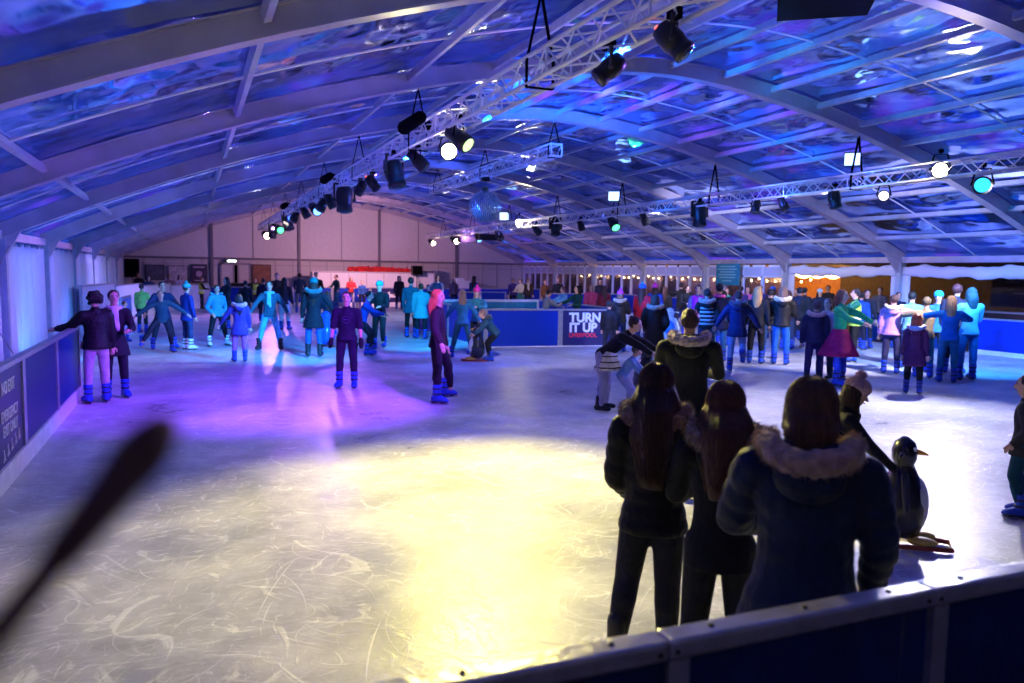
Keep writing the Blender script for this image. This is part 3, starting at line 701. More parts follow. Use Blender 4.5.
# bright yellow-white source behind the can
par((3.75,11.8,3.9),tocam((3.7,11.8,3.9)),'glaring yellow white can lamp on the left truss',lens((1.,.93,.42),200),1.3)
for (y,h) in((12.5,.5),(21,.35),(31,.3)):
    mb=MB();mb.cap((3.35,y-.5,4.42),(3.35,y+.5,4.42),.10,.12,10);mb.cap((3.45,y-.2,4.45),(3.7,y+.3,4.45),.08,.08,8)
    tag(mb.build('cable_bundle',BLKM,None,True),'black cable bundle lying on the left truss, %s'%{12.5:'near the yellow glare',21:'in its middle',31:'in its far half'}[y],'cable')
RT=[(11.0,4.13,'p',None,WARM,1.5,'glaring warm white lamp at right on the right truss'),
 (31.9,4.2,'p',None,lens((1,.8,.45),260),1.6,'warm white glaring lamp in the far half of the right truss'),
 (10.1,3.76,'p',None,CYN,1.5,'cyan lit can lamp right of the warm glare'),
 (12.3,3.75,'p',None,lens((.7,.7,.9),3),1.1,'small pale lit lamp left of the warm glare'),
 (13.65,3.78,'m',(.1,-.2,-1),None,1.0,'black moving head left of the pale lit lamp, right truss'),
 (15.3,3.8,'p',(.3,-.2,-.7),None,1.0,'small dark can lamp left of the moving head on the right truss'),
 (16.3,3.8,'p',(-.3,-.2,-.7),None,1.0,'small dark can lamp midway along the near right truss'),
 (18.7,3.72,'m',(0,-.1,-1),None,1.5,'black moving head hanging straight down in the middle of the right truss'),
 (21.6,3.78,'p',(.3,-.2,-.8),None,1.2,'dark can lamp right of the green lit one on the right truss'),
 (23.6,3.76,'p',(0,-.6,-.5),GRN,1.6,'green lit can lamp on the right truss'),
 (26.0,3.8,'p',(.2,-.2,-.8),None,1.2,'dark can lamp left of the green lit one on the right truss'),
 (28.2,3.8,'m',(0,-.1,-1),None,1.5,'black moving head in the far half of the right truss'),
 (30.0,3.8,'p',(.3,-.4,-.5),None,1.4,'dark can lamp just right of the far warm glare'),
 (34.3,3.75,'p',(.1,-.5,-.5),None,1.6,'dark can lamp below the mirror ball on the right truss'),
 (37.2,3.75,'p',(.1,-.5,-.5),BLU,1.4,'dim blue lit can lamp near the far end of the right truss'),
 (41.0,3.75,'p',(.1,-.6,-.2),lens((1,.75,.5),20),1.8,'warm lit can lamp near the far end of the right truss'),
 (45.4,3.75,'p',(.1,-.6,-.2),lens((1,.75,.5),20),1.6,'warm lit can lamp at the very far end of the right truss')]
for (y,z,k,a,l,sc,lab) in RT:
    p=(13.4,y,z);a=a or tocam(p,0)
    if k=='m': mover(p,a,lab,l,sc)
    else: par(p,a,lab,l,sc,top=4.0)
flood((13.4,13.2,4.62),tocam((13.4,13.2,4.6),-.15),'square sky blue flood lamp standing on the right truss',lens((.3,.5,1.),3),.17)
flood((13.4,23.6,4.68),tocam((13.4,23.6,4.6),-.15),'square blue flood lamp on the right truss above the green lamp',lens((.3,.5,1.),2.6),.2)
flood((13.4,33.7,4.6),tocam((13.4,33.7,4.6),-.15),'square blue flood lamp on the far right truss beside the mirror ball',lens((.4,.6,1.),2.6),.22)
for i,y in enumerate((35.6,38.8)):
    mb=MB();mb.bbox((12.9,y,3.55),(13.9,y+.25,3.85));
    mb.tube([(13.4,y+.1,3.85),(13.4,y+.1,4.0)],.02,6)
    tag(mb.build('light_bar',BLK),'black LED bar under the far right truss, %s'%('nearer of two','farther of two')[i],'stage lamp')
# hanging black speaker at top right, in front of the ridge
e=empty('hanging_loudspeaker',(6.22,6.55,5.07),label='big black loudspeaker box cut by the top frame edge',cat='loudspeaker')
e.rotation_euler=(0,0,R(-38))
mb=MB();mb.bbox((-.5,-.35,-.22),(.42,.35,.35));mb.build('cabinet',BLKM,e)
mb=MB();mb.bbox((-.46,-.37,-.18),(.38,-.35,.31));mb.build('grille',BLKM,e)
mb=MB();mb.bbox((-.03,-.03,.35),(.03,.03,.62));mb.build('bracket',BLKM,e)
# teal sign before glazed bay
e=empty('hanging_sign',(20.15,26.05,2.1),label='square teal sign with pale text lines above the crowd, in front of the glazed bay',cat='sign')
mb=MB();mb.bbox((-.03,-.72,-.45),(.03,.72,.42));mb.build('board',mat('teal_sign',(.01,.22,.30),.4,var=.1),e)
mb=MB()
for z,w in((.28,.5),(.17,.6),(.06,.45),(-.05,.55),(-.16,.5),(-.3,.3)): mb.bbox((-.036,-w,z),(-.03,w,z+.045))
mb.build('print_lines',mat('pale_print',(.25,.55,.6),.5),e)
mb=MB()
for y in(-.6,.6): mb.tube([(0,y,.42),(.1,y,.55)],.01,5)
mb.build('hanger',CHROME,e)
# blue balloon-like lamp & dark interior clutter in the open bay
mb=MB();mb.ell((21.6,18.9,2.12),(.22,.22,.24),seg=16,rg=10);mb.cap((21.6,18.9,1.9),(21.6,18.9,1.87),.03,.02,8);mb.tube([(21.6,18.9,1.88),(21.62,18.9,1.3)],.006,4)
tag(mb.build('balloon',mat('blue_balloon',(.01,.12,.75),.25,spec=.8),None,True),'bright blue balloon over the people at the bar opening','balloon')
# blue bin-like bar tables behind ice at right (blue crates)
for i,(x,y) in enumerate(((20.7,16.9),(20.7,17.6),(21.2,19.6))):
    mb=MB();mb.bbox((x-.3,y-.28,-.13),(x+.3,y+.28,.75));mb.bbox((x-.33,y-.31,.75),(x+.33,y+.31,.8))
    tag(mb.build('blue_bin',mat('blue_bin',(.01,.10,.55),.4)),'blue plastic bin by the bar opening, %s'%('nearest the right boards','middle one','near the orange-lit bay')[i],'bin')
# ------------------------------------------------------------------ people; clothes colours include some of the coloured stage light
SK={'w':(.62,.36,.27),'t':(.5,.28,.2),'d':(.22,.11,.07)}
EYE=mat('eye_dark',(.02,.015,.015),.2);LIP=mat('lips',(.4,.12,.11),.5)
BOOT=mat('blue_skate_boot',(.01,.06,.5),.35,bump=.1);BLADE=mat('skate_blade',(.5,.5,.55),.2,metal=.9);BSOLE=mat('dark_sole',(.02,.02,.03),.5)
WBOOT=mat('white_skate_boot',(.75,.75,.78),.4);KBOOT=mat('black_skate_boot',(.02,.02,.022),.4)
def skate_mesh(bm):
    # unit boot for foot length 1, origin = ankle centre above ground .46; toe towards -Y
    mb=MB()
    mb.loft([(V((0,-.62,.17)),V((.02,0,0)),V((0,0,.02))),(V((0,-.60,.18)),V((.10,0,0)),V((0,0,.05))),(V((0,-.5,.2)),V((.155,0,0)),V((0,0,.10))),(V((0,-.32,.24)),V((.175,0,0)),V((0,0,.14))),(V((0,-.1,.28)),V((.16,0,0)),V((0,0,.18))),(V((0,.12,.28)),V((.155,0,0)),V((0,0,.18))),(V((0,.26,.25)),V((.13,0,0)),V((0,0,.14))),(V((0,.31,.24)),V((.06,0,0)),V((0,0,.08)))],14,0)
    mb.loft([(V((0,.02,.22)),V((.16,0,0)),V((0,.24,0))),(V((0,.03,.42)),V((.16,0,0)),V((0,.2,0))),(V((0,.02,.62)),V((.17,0,0)),V((0,.2,0))),(V((0,0,.84)),V((.19,0,0)),V((0,.23,0))),(V((0,0,.90)),V((.185,0,0)),V((0,.225,0)))],14,0)
    for z in(.45,.68): mb.loft([(V((0,.01,z)),V((.185,0,0)),V((0,.225,0))),(V((0,.01,z+.06)),V((.19,0,0)),V((0,.23,0)))],14,1)
    mb.bbox((-.13,-.55,.1),(.13,.28,.15),1)
    boot=mb.mesh('boot',[bm,BSOLE],True)
    mb=MB()
    mb.bbox((-.03,-.4,.045),(.03,-.2,.12),0);mb.bbox((-.03,.05,.045),(.03,.25,.12),0)
    mb.poly([(-.62,.05),(-.55,.0),(.3,.0),(.36,.05),(.34,.07),(-.6,.075)],.016,(-.008,0,0),(0,1,0),(0,0,1),(1,0,0),1)
    bl=mb.mesh('blade',[BSOLE,BLADE])
    return boot,bl
SKM={'b':skate_mesh(BOOT),'w':skate_mesh(WBOOT),'k':skate_mesh(KBOOT)}
def dirv(fw,sd,s):
    return V((s*math.sin(R(sd)),-math.sin(R(fw))*math.cos(R(sd)),-math.cos(R(fw))*math.cos(R(sd))))
ARMS={'down':((5,10),(15,5)),'out':((15,55),(25,50)),'outlow':((10,35),(30,25)),'fwd':((55,10),(75,-5)),'reach':((70,12),(60,0)),'hold':((25,12),(85,-25)),'pocket':((-12,18),(40,-20)),'push':((45,10),(50,-5)),'side':((0,75),(0,80)),'hug':((60,40),(85,-35)),'up':((95,25),(100,0)),'back':((-30,15),(-5,10)),'cross':((20,14),(70,-45)),'over':((70,60),(85,-10))}
LEGS={'stand':((4,4),(0,2)),'wide':((5,14),(2,12)),'fwd':((22,6),(5,4)),'back':((-18,8),(-28,6)),'stride':((38,16),(8,14)),'push':((-14,26),(-26,24)),'bent':((40,6),(-12,4)),'lift':((20,5),(-65,5)),'close':((3,1),(0,1)),'sit':((85,6),(5,4))}
def P(x,y,h,a=180,label='',arms='down',legs='stand',top=(.02,.02,.03),bot=(.02,.02,.04),hair='long',hc=(.05,.02,.012),lean=0,side=0,coat=.0,skin='w',boots='b',puf=0,vox=None,hat=None,hatc=(.5,.05,.2),hood=0,hoodc=(.3,.2,.12),scarf=None,vest=None,skirt=None,hy=0,hp=0,wide=1.,child=None,cat='person',group=None,bag=None,logo=None,gloves=None,vis=True,z0=0.,stripe=None,near=False,cuff=None,hlen=.3,glow=0,sleeve=None):
    beta=math.degrees(math.atan2(x,y))
    root=empty('person',(x,y,z0),R(a-beta),label,cat,group)
    dist=math.hypot(x,y)
    if vox is None: vox=.016 if dist<9 else (.019 if dist<16 else .024)
    ch=(h<1.45) if child is None else child
    shoes=boots if boots else None
    bl=0.045*h if boots in('b','w','k') else 0.0
    # joints
    RL=Matrix.Rotation(R(side),3,'Y')@Matrix.Rotation(R(lean),3,'X')
    u=RL@V((0,0,1));fx=RL@V((1,0,0));fy=RL@V((0,1,0))
    th,sh=.228*h,.218*h
    def pair(q): return q if not isinstance(q,str) and (isinstance(q[0],str) or isinstance(q[1],str) or isinstance(q[0][0],tuple)) else (q,q)
    A=pair(arms);Lg=pair(legs)
    def pick(D,k): return D[k] if isinstance(k,str) else k
    lj={}
    for s,k in((-1,Lg[0]),(1,Lg[1])):
        q=pick(LEGS,k);hp_=V((s*.052*h*wide,0,0));kn=hp_+dirv(*q[0],s)*th;an=kn+dirv(*q[1],s)*sh;lj[s]=[hp_,kn,an,q]
    low=min(lj[s][2].z for s in(-1,1))
    pz=-low+bl+.048*h
    off=V((0,0,pz))
    # keep body centred over the feet
    cx=(lj[-1][2].x+lj[1][2].x)/2;cy=(lj[-1][2].y+lj[1][2].y)/2
    off+=V((-cx*.6,-cy*.6,0))
    for s in lj: lj[s][:3]=[p+off for p in lj[s][:3]]
    P0=off.copy();
    sl=(.285 if not ch else .275)*h
    S=P0+u*sl                                    # shoulder line centre
    shw=(.108 if not ch else .098)*h*wide
    hh=(.066 if not ch else .074)*h              # half head height
    Hc=S+u*(.045*h+hh*.35)+ (u*.45+V((0,0,.55))).normalized()*hh*.95 +V((0,-.012*h,0))
    HR=Matrix.Rotation(R(hy),3,'Z')@Matrix.Rotation(R(lean*.45+hp),3,'X')@Matrix.Rotation(R(side*.5),3,'Y')
    aj={}
    for s,k in((-1,A[0]),(1,A[1])):
        q=pick(ARMS,k);sp=S+fx*(s*shw)-u*.012*h;el=sp+dirv(*q[0],s)*.165*h;wr=el+dirv(*q[1],s)*.14*h;aj[s]=(sp,el,wr,q)
    def torso(mb,t,bot_=0,flare=0.,top_=1.,nb=0,bul=.0):
        secs=[];prof=[(-.5,.104,.080),(-.1,.100,.076),(.02,.096,.070),(.12,.089,.065),(.32,.076,.055),(.55,.085,.062),(.78,.095,.066),(.92,.09,.055),(1.0,.06,.045)]
        if t>.011: prof=[(a_,max(b_,.083) if a_<.6 else b_,max(c_,.060) if a_<.6 else c_) for a_,b_,c_ in prof]
        def w(k):
            for i in range(len(prof)-1):
                if prof[i][0]<=k<=prof[i+1][0]:
                    f=(k-prof[i][0])/(prof[i+1][0]-prof[i][0]);return [prof[i][j]+(prof[i+1][j]-prof[i][j])*f for j in(1,2)]
            return list(prof[0][1:]) if k<prof[0][0] else list(prof[-1][1:])
        n=8+nb*5;a0=-bot_/ (sl/h)
        for i in range(n+1):
            k=a0+(top_-a0)*i/n;wx,wy=w(k)
            if flare and k<.1: wx+=flare*(.1-k);wy+=flare*.8*(.1-k)
            b=0
            if nb: b=bul*(abs(math.sin(PI*i/n*nb))**.6-.6)
            c=P0+u*(sl*k) if k>=0 else P0+(u*.35+V((0,0,.65))).normalized()*(sl*k)
            secs.append((c,fx*((wx*h*wide)+t+b),fy*((wy*h*wide**.7)+t+b)))
        mb.loft(secs,18)
    # ---- body: one continuous surface
    mb=MB();torso(mb,0)
    mb.cap(S+fx*shw*.9-u*.015*h,S-fx*shw*.9-u*.015*h,.036*h,.036*h,12)
    mb.cap(S-u*.01*h,Hc-(HR@V((0,0,1)))*hh*.5,.034*h,.030*h,10)
    hw=.70*hh
    mb.ell(Hc+HR@V((0,hh*.08,hh*.12)),(hw*1.02,hh*.86,hh*.88),HR,18,12)
    mb.ell(Hc+HR@V((0,-hh*.16,-hh*.38)),(hw*.78,hh*.58,hh*.62),HR,14,9)
    mb.ell(Hc+HR@V((0,-hh*.42,-hh*.78)),(hw*.34,hh*.26,hh*.2),HR,10,6)
    mb.cap(Hc+HR@V((0,-hh*.78,hh*.12)),Hc+HR@V((0,-hh*.98,-hh*.22)),hh*.08,hh*.15,8)
    for s in(-1,1):
        mb.ell(Hc+HR@V((s*hw*1.03,hh*.1,-hh*.02)),(hh*.09,hh*.16,hh*.24),HR,8,6)
        sp,el,wr,q=aj[s]
        mb.cap(sp,el,.031*h,.026*h,10);mb.cap(el,wr,.026*h,.018*h,10)
        dd=(wr-el).normalized();pl=V(dd);mb.cap(wr,wr+dd*.045*h,.019*h,.024*h,8)
        hp_,kn,an,lq=lj[s]
        mb.cap(hp_,kn,.050*h,.037*h,12);mb.cap(kn,kn+(an-kn)*.35+V((0,.008*h,0)),.036*h,.036*h,10);mb.cap(kn+(an-kn)*.35,an,.036*h,.023*h,10)
        mb.cap(an,an+V((0,-.02*h,-.03*h)),.022*h,.016*h,8);mb.cap(an+V((0,-.02*h,-.033*h)),an+V((0,-.075*h,-.046*h)),.017*h,.012*h,8)
    ex=MB()
    fr=hh*.075*(1.15 if not near else .9)
    for s in(-1,1):   # fingers and thumb
        sp,el,wr,q=aj[s];dd=(wr-el).normalized();
        side_=dd.cross(V((0,0,1)));
        if side_.length<.3: side_=dd.cross(V((0,1,0)))
        side_.normalize();nrm=side_.cross(dd).normalized();pal=wr+dd*.05*h
        gm=3 if gloves else 0
        for j,(o_,ln) in enumerate(((-1.4,.034),(-.5,.042),(.45,.040),(1.3,.030))):
            b0=pal+side_*(o_*.0115*h);k1=b0+dd*ln*h*.55-nrm*.003*h;k2=k1+(dd*.8-nrm*.6).normalized()*ln*h*.5
            ex.cap(b0,k1,.0068*h,.0062*h,6,gm);ex.cap(k1,k2,.0062*h,.005*h,6,gm)
        t0=wr+dd*.02*h-side_*.018*h;t1=t0+(dd*.6-side_*.7).normalized()*.026*h;ex.cap(t0,t1,.0085*h,.007*h,6,gm);ex.cap(t1,t1+dd*.02*h,.007*h,.0055*h,6,gm)
        # eyes, brows
        ex.ell(Hc+HR@V((s*hw*.42,-hh*.70,hh*.10)),(hh*.13,hh*.07,hh*.07),HR,8,5,1)
        ex.cap(Hc+HR@V((s*hw*.24,-hh*.78,hh*.28)),Hc+HR@V((s*hw*.66,-hh*.70,hh*.30)),hh*.04,hh*.03,6,1)
    ex.cap(Hc+HR@V((-hw*.28,-hh*.79,-hh*.47)),Hc+HR@V((hw*.28,-hh*.79,-hh*.47)),hh*.055,hh*.055,6,2)
    sm=mat('skin_'+skin,SK[skin],.5,bump=.1)
    robj('body',mb,[sm,EYE,LIP,cloth(gloves) if gloves else sm],root,vox,3,extra=ex)
    # ---- trousers
    T=.010+.004*h
    mb=MB()
    for s in(-1,1):
        hp_,kn,an,lq=lj[s]
        mb.cap(hp_+V((0,0,.0)),kn,.053*h+T*.4,.040*h+T*.4,12);ce=kn+(an-kn)*(.80 if boots in('b','w','k') else .95)
        mb.cap(kn,kn+(an-kn)*.35+V((0,.008*h,0)),.039*h+T*.4,.038*h+T*.4,12);mb.cap(kn+(an-kn)*.35,ce,.038*h+T*.4,.028*h+T*.5,12)
    mb.loft([(P0+u*(.08*h),fx*.080*h*wide,fy*.060*h),(P0+u*.03*h,fx*.090*h*wide,fy*.067*h),(P0-u*.02*h,fx*.090*h*wide,fy*.066*h),(P0-u*.05*h,fx*.07*h,fy*.05*h)],16)
    robj('trousers',mb,cloth(bot),root,vox,3)
    # ---- top / coat
    near_b=.009
    mb=MB();ct=.010+(.012 if puf else 0)
    nb=7 if puf else 0
    torso(mb,ct,.035+coat,.05 if coat>.05 else .02,1.0,nb,near_b*.8)
    mb.cap(S+fx*shw*.92-u*.012*h,S-fx*shw*.92-u*.012*h,.040*h+ct*.7,.040*h+ct*.7,12)
    mb.cap(S,S+u*.035*h,.040*h+ct*.4,.038*h+ct*.4,12)
    for s in(-1,1):
        sp,el,wr,q=aj[s]
        if sleeve=='none': continue
        nn=3 if puf else 0
        mb.cap(sp,el,.037*h+ct,.031*h+ct*.8,12,None,near_b,nn)
        if sleeve!='short': mb.cap(el,wr-(wr-el)*.04,.031*h+ct*.8,.023*h+ct*.5,12,None,near_b,nn)
    m=(glossy_cloth if puf else cloth)(top)
    jk=robj('jacket' if sleeve is None else 'top',mb,m,root,vox,2 if puf else 3)
    if stripe:
        mb=MB()
        for k in(.08,.26,.44,.62,.8):
            c=P0+u*(sl*k);mb.loft([(c-u*.012*h,fx*(.088*h*wide+ct+.012),fy*(.066*h+ct+.012)),(c+u*.012*h,fx*(.089*h*wide+ct+.012),fy*(.067*h+ct+.012))],20)
        mb.build('stripe',cloth(stripe),jk,True)
    if vest:
        mb=MB();torso(mb,ct+.014,.03,.05,.99)
        mb.cap(S+fx*shw*.7-u*.012*h,S-fx*shw*.7-u*.012*h,.042*h+ct,.042*h+ct,12)
        v=robj('safety_vest' if vest[0]>.5 or vest[1]>.5 else 'gilet',mb,mat('vest_%.1f_%.1f'%(vest[0],vest[1]),vest,.6),root,vox)
        if vest[1]>.5:
            mb=MB();c=P0+u*(sl*.25);mb.loft([(c-u*.02*h,fx*(.082*h+ct+.026),fy*(.06*h+ct+.026)),(c+u*.02*h,fx*(.083*h+ct+.026),fy*(.061*h+ct+.026))],20);mb.build('reflective_band',mat('reflective_tape',(.8,.8,.8),.3),v,True)
    if skirt:
        mb=MB();c0=P0+u*.07*h;rs=[];sc,ln,fl_=skirt[:3]
        for i in range(6):
            t=i/5;ring=[]
            for k in range(28):
                an_=2*PI*k/28;rr=(.085+fl_*t+.014*t*math.sin(an_*7))*h
                ring.append(c0+V((rr*math.cos(an_),rr*.85*math.sin(an_)+ .0,-ln*h*t)))
            rs.append(ring)
        mb.rings(rs);mb.build('skirt',cloth(sc),root,True)
        if len(skirt)>3:
            for t in(.25,.55,.85):
                ring=[c0+V(((.087+fl_*t+.014*t*math.sin(2*PI*k/28*7))*h*math.cos(2*PI*k/28),(.087+fl_*t+.014*t*math.sin(2*PI*k/28*7))*h*.85*math.sin(2*PI*k/28),-ln*h*t)) for k in range(28)]
                mb=MB();mb.tube(ring,.009,5,closed=True);mb.build('skirt_stripe',cloth(skirt[3]),root,True)
    if gloves:
        for s in(-1,1):
            sp,el,wr,q=aj[s];dd=(wr-el).normalized();mb=MB();mb.cap(wr-dd*.01*h,wr+dd*.05*h,.024*h,.027*h,10);mb.build('glove',cloth(gloves),root,True)
    if scarf:
        mb=MB();c=S+u*.035*h
        mb.tube([c+fx*(.052*h*math.cos(k*PI/8))*1.15+fy*(.058*h*math.sin(k*PI/8)) for k in range(16)],.022*h,8,closed=True)
        mb.cap(c-fy*.06*h+fx*.01*h,c-fy*.085*h-u*.20*h+fx*.015*h,.018*h,.022*h,8);mb.cap(c-fy*.06*h-fx*.02*h,c-fy*.083*h-u*.16*h-fx*.02*h,.017*h,.022*h,8)
        robj('scarf',mb,cloth(scarf),root,vox)
    if hood:
        # hood lying on the back with fur trim
        c=S+u*.03*h
        mb=MB();mb.ell(c+fy*.085*h-u*.035*h,(.078*h,.042*h,.058*h),RL,14,8);mb.cap(c+fy*.05*h+fx*.05*h,c+fy*.05*h-fx*.05*h,.04*h,.04*h,10)
        hd=robj('hood',mb,m,root,vox)
        path=[]
        for k in range(17):
            t=-PI*.12+PI*1.24*k/16
            path.append(c+fx*(.090*h*math.cos(t))+fy*(.092*h*math.sin(t)+.018*h)+u*(.030*h-.030*h*max(0,math.sin(t))))
        mb=MB();mb.tube(path,[.030*h*(.75+.3*math.sin(PI*k/16)) for k in range(17)],8)
        fur=MB()
        if hood>1:
            r_=random.Random(int(x*100))
            for _ in range(5200):
                k=r_.random()*16;i=min(15,int(k));p=path[i].lerp(path[i+1],k-i)
                n_=V((r_.gauss(0,1),r_.gauss(0,1),r_.gauss(0,1))).normalized();rad=.030*h
                b0=p+n_*rad*.7;ln=.014+.02*r_.random();t_=(n_+V((r_.gauss(0,.3),r_.gauss(0,.3),r_.gauss(0,.3)-.15))).normalized()
                sdv=t_.orthogonal().normalized()*.0016
                fur.add([b0-sdv,b0+sdv,b0+t_*ln*.6+sdv*.6+V((0,0,-.002)),b0+t_*ln+V((0,0,-.006))],[(0,1,2),(0,2,3)])
        fm=mat('fur_%d_%d'%(int(hoodc[0]*100),int(hoodc[2]*100)),hoodc,.8,bump=1.,bscale=60,var=.4,vscale=30,sheen=.4)
        robj('fur_trim',mb,fm,hd,.012 if hood>1 else .018,1,.012,28,extra=fur if hood>1 else None)
    # ---- hair
    hm=hairmat(hc);hv=.011 if near else max(.014,vox*.8)
    if hair and hair!='none':
        mb=MB()
        up=HR@V((0,0,1));bk=HR@V((0,1,0));rx=HR@V((1,0,0))
        mb.ell(Hc+HR@V((0,hh*.22,hh*.22)),(hw*1.14,hh*.86,hh*.90),HR,18,12)
        if hair=='curly':
            r_=random.Random(int(x*77))
            for _ in range(46):
                n_=V((r_.gauss(0,1),r_.gauss(.5,.9),r_.gauss(.35,.8))).normalized()
                mb.ell(Hc+HR@(V((n_.x*hw*1.25,n_.y*hh*1.0+hh*.2,n_.z*hh*1.0+hh*.15))),(hh*.3,)*3,seg=8,rg=6)
        if hair in('long','longw','pony'):
            base=Hc+bk*hh*.35
            if hair=='pony':
                mb.cap(Hc+bk*hh*.95+up*hh*.3,Hc+bk*hh*1.35-V((0,0,hlen*h*.5)),hh*.25,hh*.16,8)
            else:
                dn=V((0,0,-1));L=hlen*h;secs=[]
                Bk=fy
                for i in range(9):
                    t=i/8;c=Hc+bk*(hh*.36)+ (dn*(1-.35*min(1,lean/40))-u*.35*min(1,lean/40)).normalized()*(L*t)+Bk*((.02+(.085 if hood>1 and hlen>.15 else 0))*h*min(1,t*3.2)+.012*h*t)
                    w_=hw*(1.12+.20*math.sin(PI*min(1,t*1.15))-.30*t*t);dpt=hh*(.62*(1-t)**.7+.24)
                    secs.append((c,rx*w_,Bk*dpt))
                mb.loft(secs,18)
                for s in(-1,1):
                    mb.cap(Hc+rx*s*hw*.95+bk*hh*.05+up*hh*.2,Hc+rx*s*hw*1.1+bk*hh*.12-V((0,0,L*.42)),hh*.24,hh*.2,8)
        if hair=='bun': mb.ell(Hc+HR@V((0,hh*.75,hh*.75)),(hh*.36,)*3,seg=10,rg=8)
        ex=None
        if near or (hair=='long' and dist<14):
            ex=MB();r_=random.Random(int(x*31+y));L=hlen*h;
            ec=Hc+HR@V((0,hh*.22,hh*.22));er=(hw*1.17,hh*.89,hh*.93);od=(.022+(.095 if hood>1 and hlen>.15 else 0))*h
            for _ in range(1500 if near else 160):
                ph=R(r_.uniform(-112,112));t0=R(r_.uniform(4,70));pts=[];wv=r_.uniform(0,6);am=r_.uniform(.001,.010);le=L*r_.uniform(.72,1.06)*(1 if abs(ph)<1.4 else .75)
                for k in range(5):
                    th_=t0+(R(100)-t0)*k/4;pts.append(ec+HR@V((er[0]*math.sin(th_)*math.sin(ph),er[1]*math.sin(th_)*math.cos(ph),er[2]*math.cos(th_))))
                q0=pts[-1];sx_=math.sin(ph)
                for k in range(1,8):
                    t=k/7;w_=hw*((.55 if hood>1 and hlen>.15 else .10)*math.sin(PI*min(1,t*1.1))-.1*t*t)
                    pts.append(q0+rx*(sx_*w_+am*math.sin(wv+t*12)*t)+fy*(od*min(1,t*3.5)*max(.45,math.cos(ph))+am*math.cos(wv+t*10)*t)-V((0,0,(le-hh*.3)*t)))
                pts=[p+(p-ec).normalized()*r_.uniform(-.003,.004) if i<5 else p for i,p in enumerate(pts)]
                wd=.0028 if near else .006
                ex.tube(pts,[wd*.5]+[wd]*9+[wd*.7,wd*.2],4)
        robj('hair',mb,hm,root,hv,3 if near else 2,.003 if near else .005,24,extra=ex)
    if hat:
        mb=MB();hmz=cloth(hatc)
        mb.ell(Hc+HR@V((0,hh*.12,hh*.48)),(hw*1.26,hh*1.0,hh*.84),HR,18,12)
        mb.loft([(Hc+HR@V((0,hh*.1,hh*.22)),HR@V((hw*1.24,0,0)),HR@V((0,hh*1.02,0))),(Hc+HR@V((0,hh*.1,hh*.50)),HR@V((hw*1.30,0,0)),HR@V((0,hh*1.06,0)))],18)
        ht=robj('hat',mb,hmz,root,hv,2)
        if near:
            mb=MB()
            for k in range(26):
                a_=2*PI*k/26;pts=[]
                for j in range(7):
                    t=j/6*1.25;pts.append(Hc+HR@V((hw*1.27*math.cos(a_)*math.cos(t),hh*.12+hh*1.02*math.sin(a_)*math.cos(t),hh*.48+hh*.85*math.sin(t))))
                mb.tube(pts,.007,5)
            mb.build('knit_rib',hmz,ht,True)
        if hat=='pom':
            mb=MB();c=Hc+HR@V((0,hh*.25,hh*1.48));mb.ell(c,(hh*.36,)*3,seg=12,rg=8)
            fur=MB();r_=random.Random(5)
            for _ in range(700 if near else 120):
                n_=V((r_.gauss(0,1),r_.gauss(0,1),r_.gauss(0,1))).normalized();sdv=n_.orthogonal().normalized()*.002
                fur.add([c+n_*hh*.3-sdv,c+n_*hh*.3+sdv,c+n_*hh*.52],[(0,1,2)])
            robj('pompom',mb,mat('pompom_fur_%d'%int(hatc[0]*100),tuple(min(1,c_*1.1) for c_ in hatc),.9,bump=1.,bscale=50),ht,hv,1,.006,40,extra=fur)
    if logo:
        mb=MB();c=P0+u*(sl*.68)-fy*(.066*h+ct+.004);ring=[c+fx*.035*h*math.cos(2*PI*k/14)+u*.035*h*math.sin(2*PI*k/14) for k in range(14)];mb.tube(ring,.004,4,closed=True);mb.cap(c-fx*.015*h,c+fx*.015*h,.006,.006,5);mb.build('chest_print',cloth(logo),jk)
    if bag:
        mb=MB();c=P0+u*(sl*.45)+fy*(.085*h+ct);mb.loft([(c-u*.10*h,fx*.06*h,fy*.03*h),(c-u*.07*h,fx*.085*h,fy*.05*h),(c+u*.05*h,fx*.08*h,fy*.05*h),(c+u*.10*h,fx*.05*h,fy*.03*h)],14);o=mb.build('backpack',cloth(bag),root,True)
    # ---- skates / shoes
    for s in(-1,1):
        hp_,kn,an,lq=lj[s]
        f=.155*h
        if boots in('b','w','k'):
            bm_,blm=SKM[boots]
            o=bpy.data.objects.new('skate',bm_);COL.objects.link(o);o.parent=root
            sc=.17*h
            dz=an.z-low_z(lj)
            pitch=0
            if dz>.02: pitch=-min(50,abs(lq[1][0])*.6)
            o.scale=(sc*1.2,sc*1.05,sc*1.18);o.rotation_euler=(R(pitch),0,R(s*(8 if lq[0][1]<10 else 14)));o.location=an+V((0,.0,-(bl+.048*h)))+ (V((0,.04*h,.02*h)) if pitch else V((0,0,0)))
            b=bpy.data.objects.new('blade',blm);COL.objects.link(b);b.parent=o
        else:
            mb=MB();mb.cap(an+V((0,.03*h,-.022*h)),an+V((0,-.085*h,-.026*h)),.026*h,.021*h,10);mb.cap(an+V((0,.01*h,0)),an+V((0,.005*h,.07*h)),.032*h,.034*h,10)
            robj('shoe',mb,mat('black_boot' if boots=='s' else 'brown_boot',(.015,.015,.017) if boots=='s' else (.16,.09,.05),.5),root,.012)
    return root
def low_z(lj): return min(lj[s][2].z for s in(-1,1))
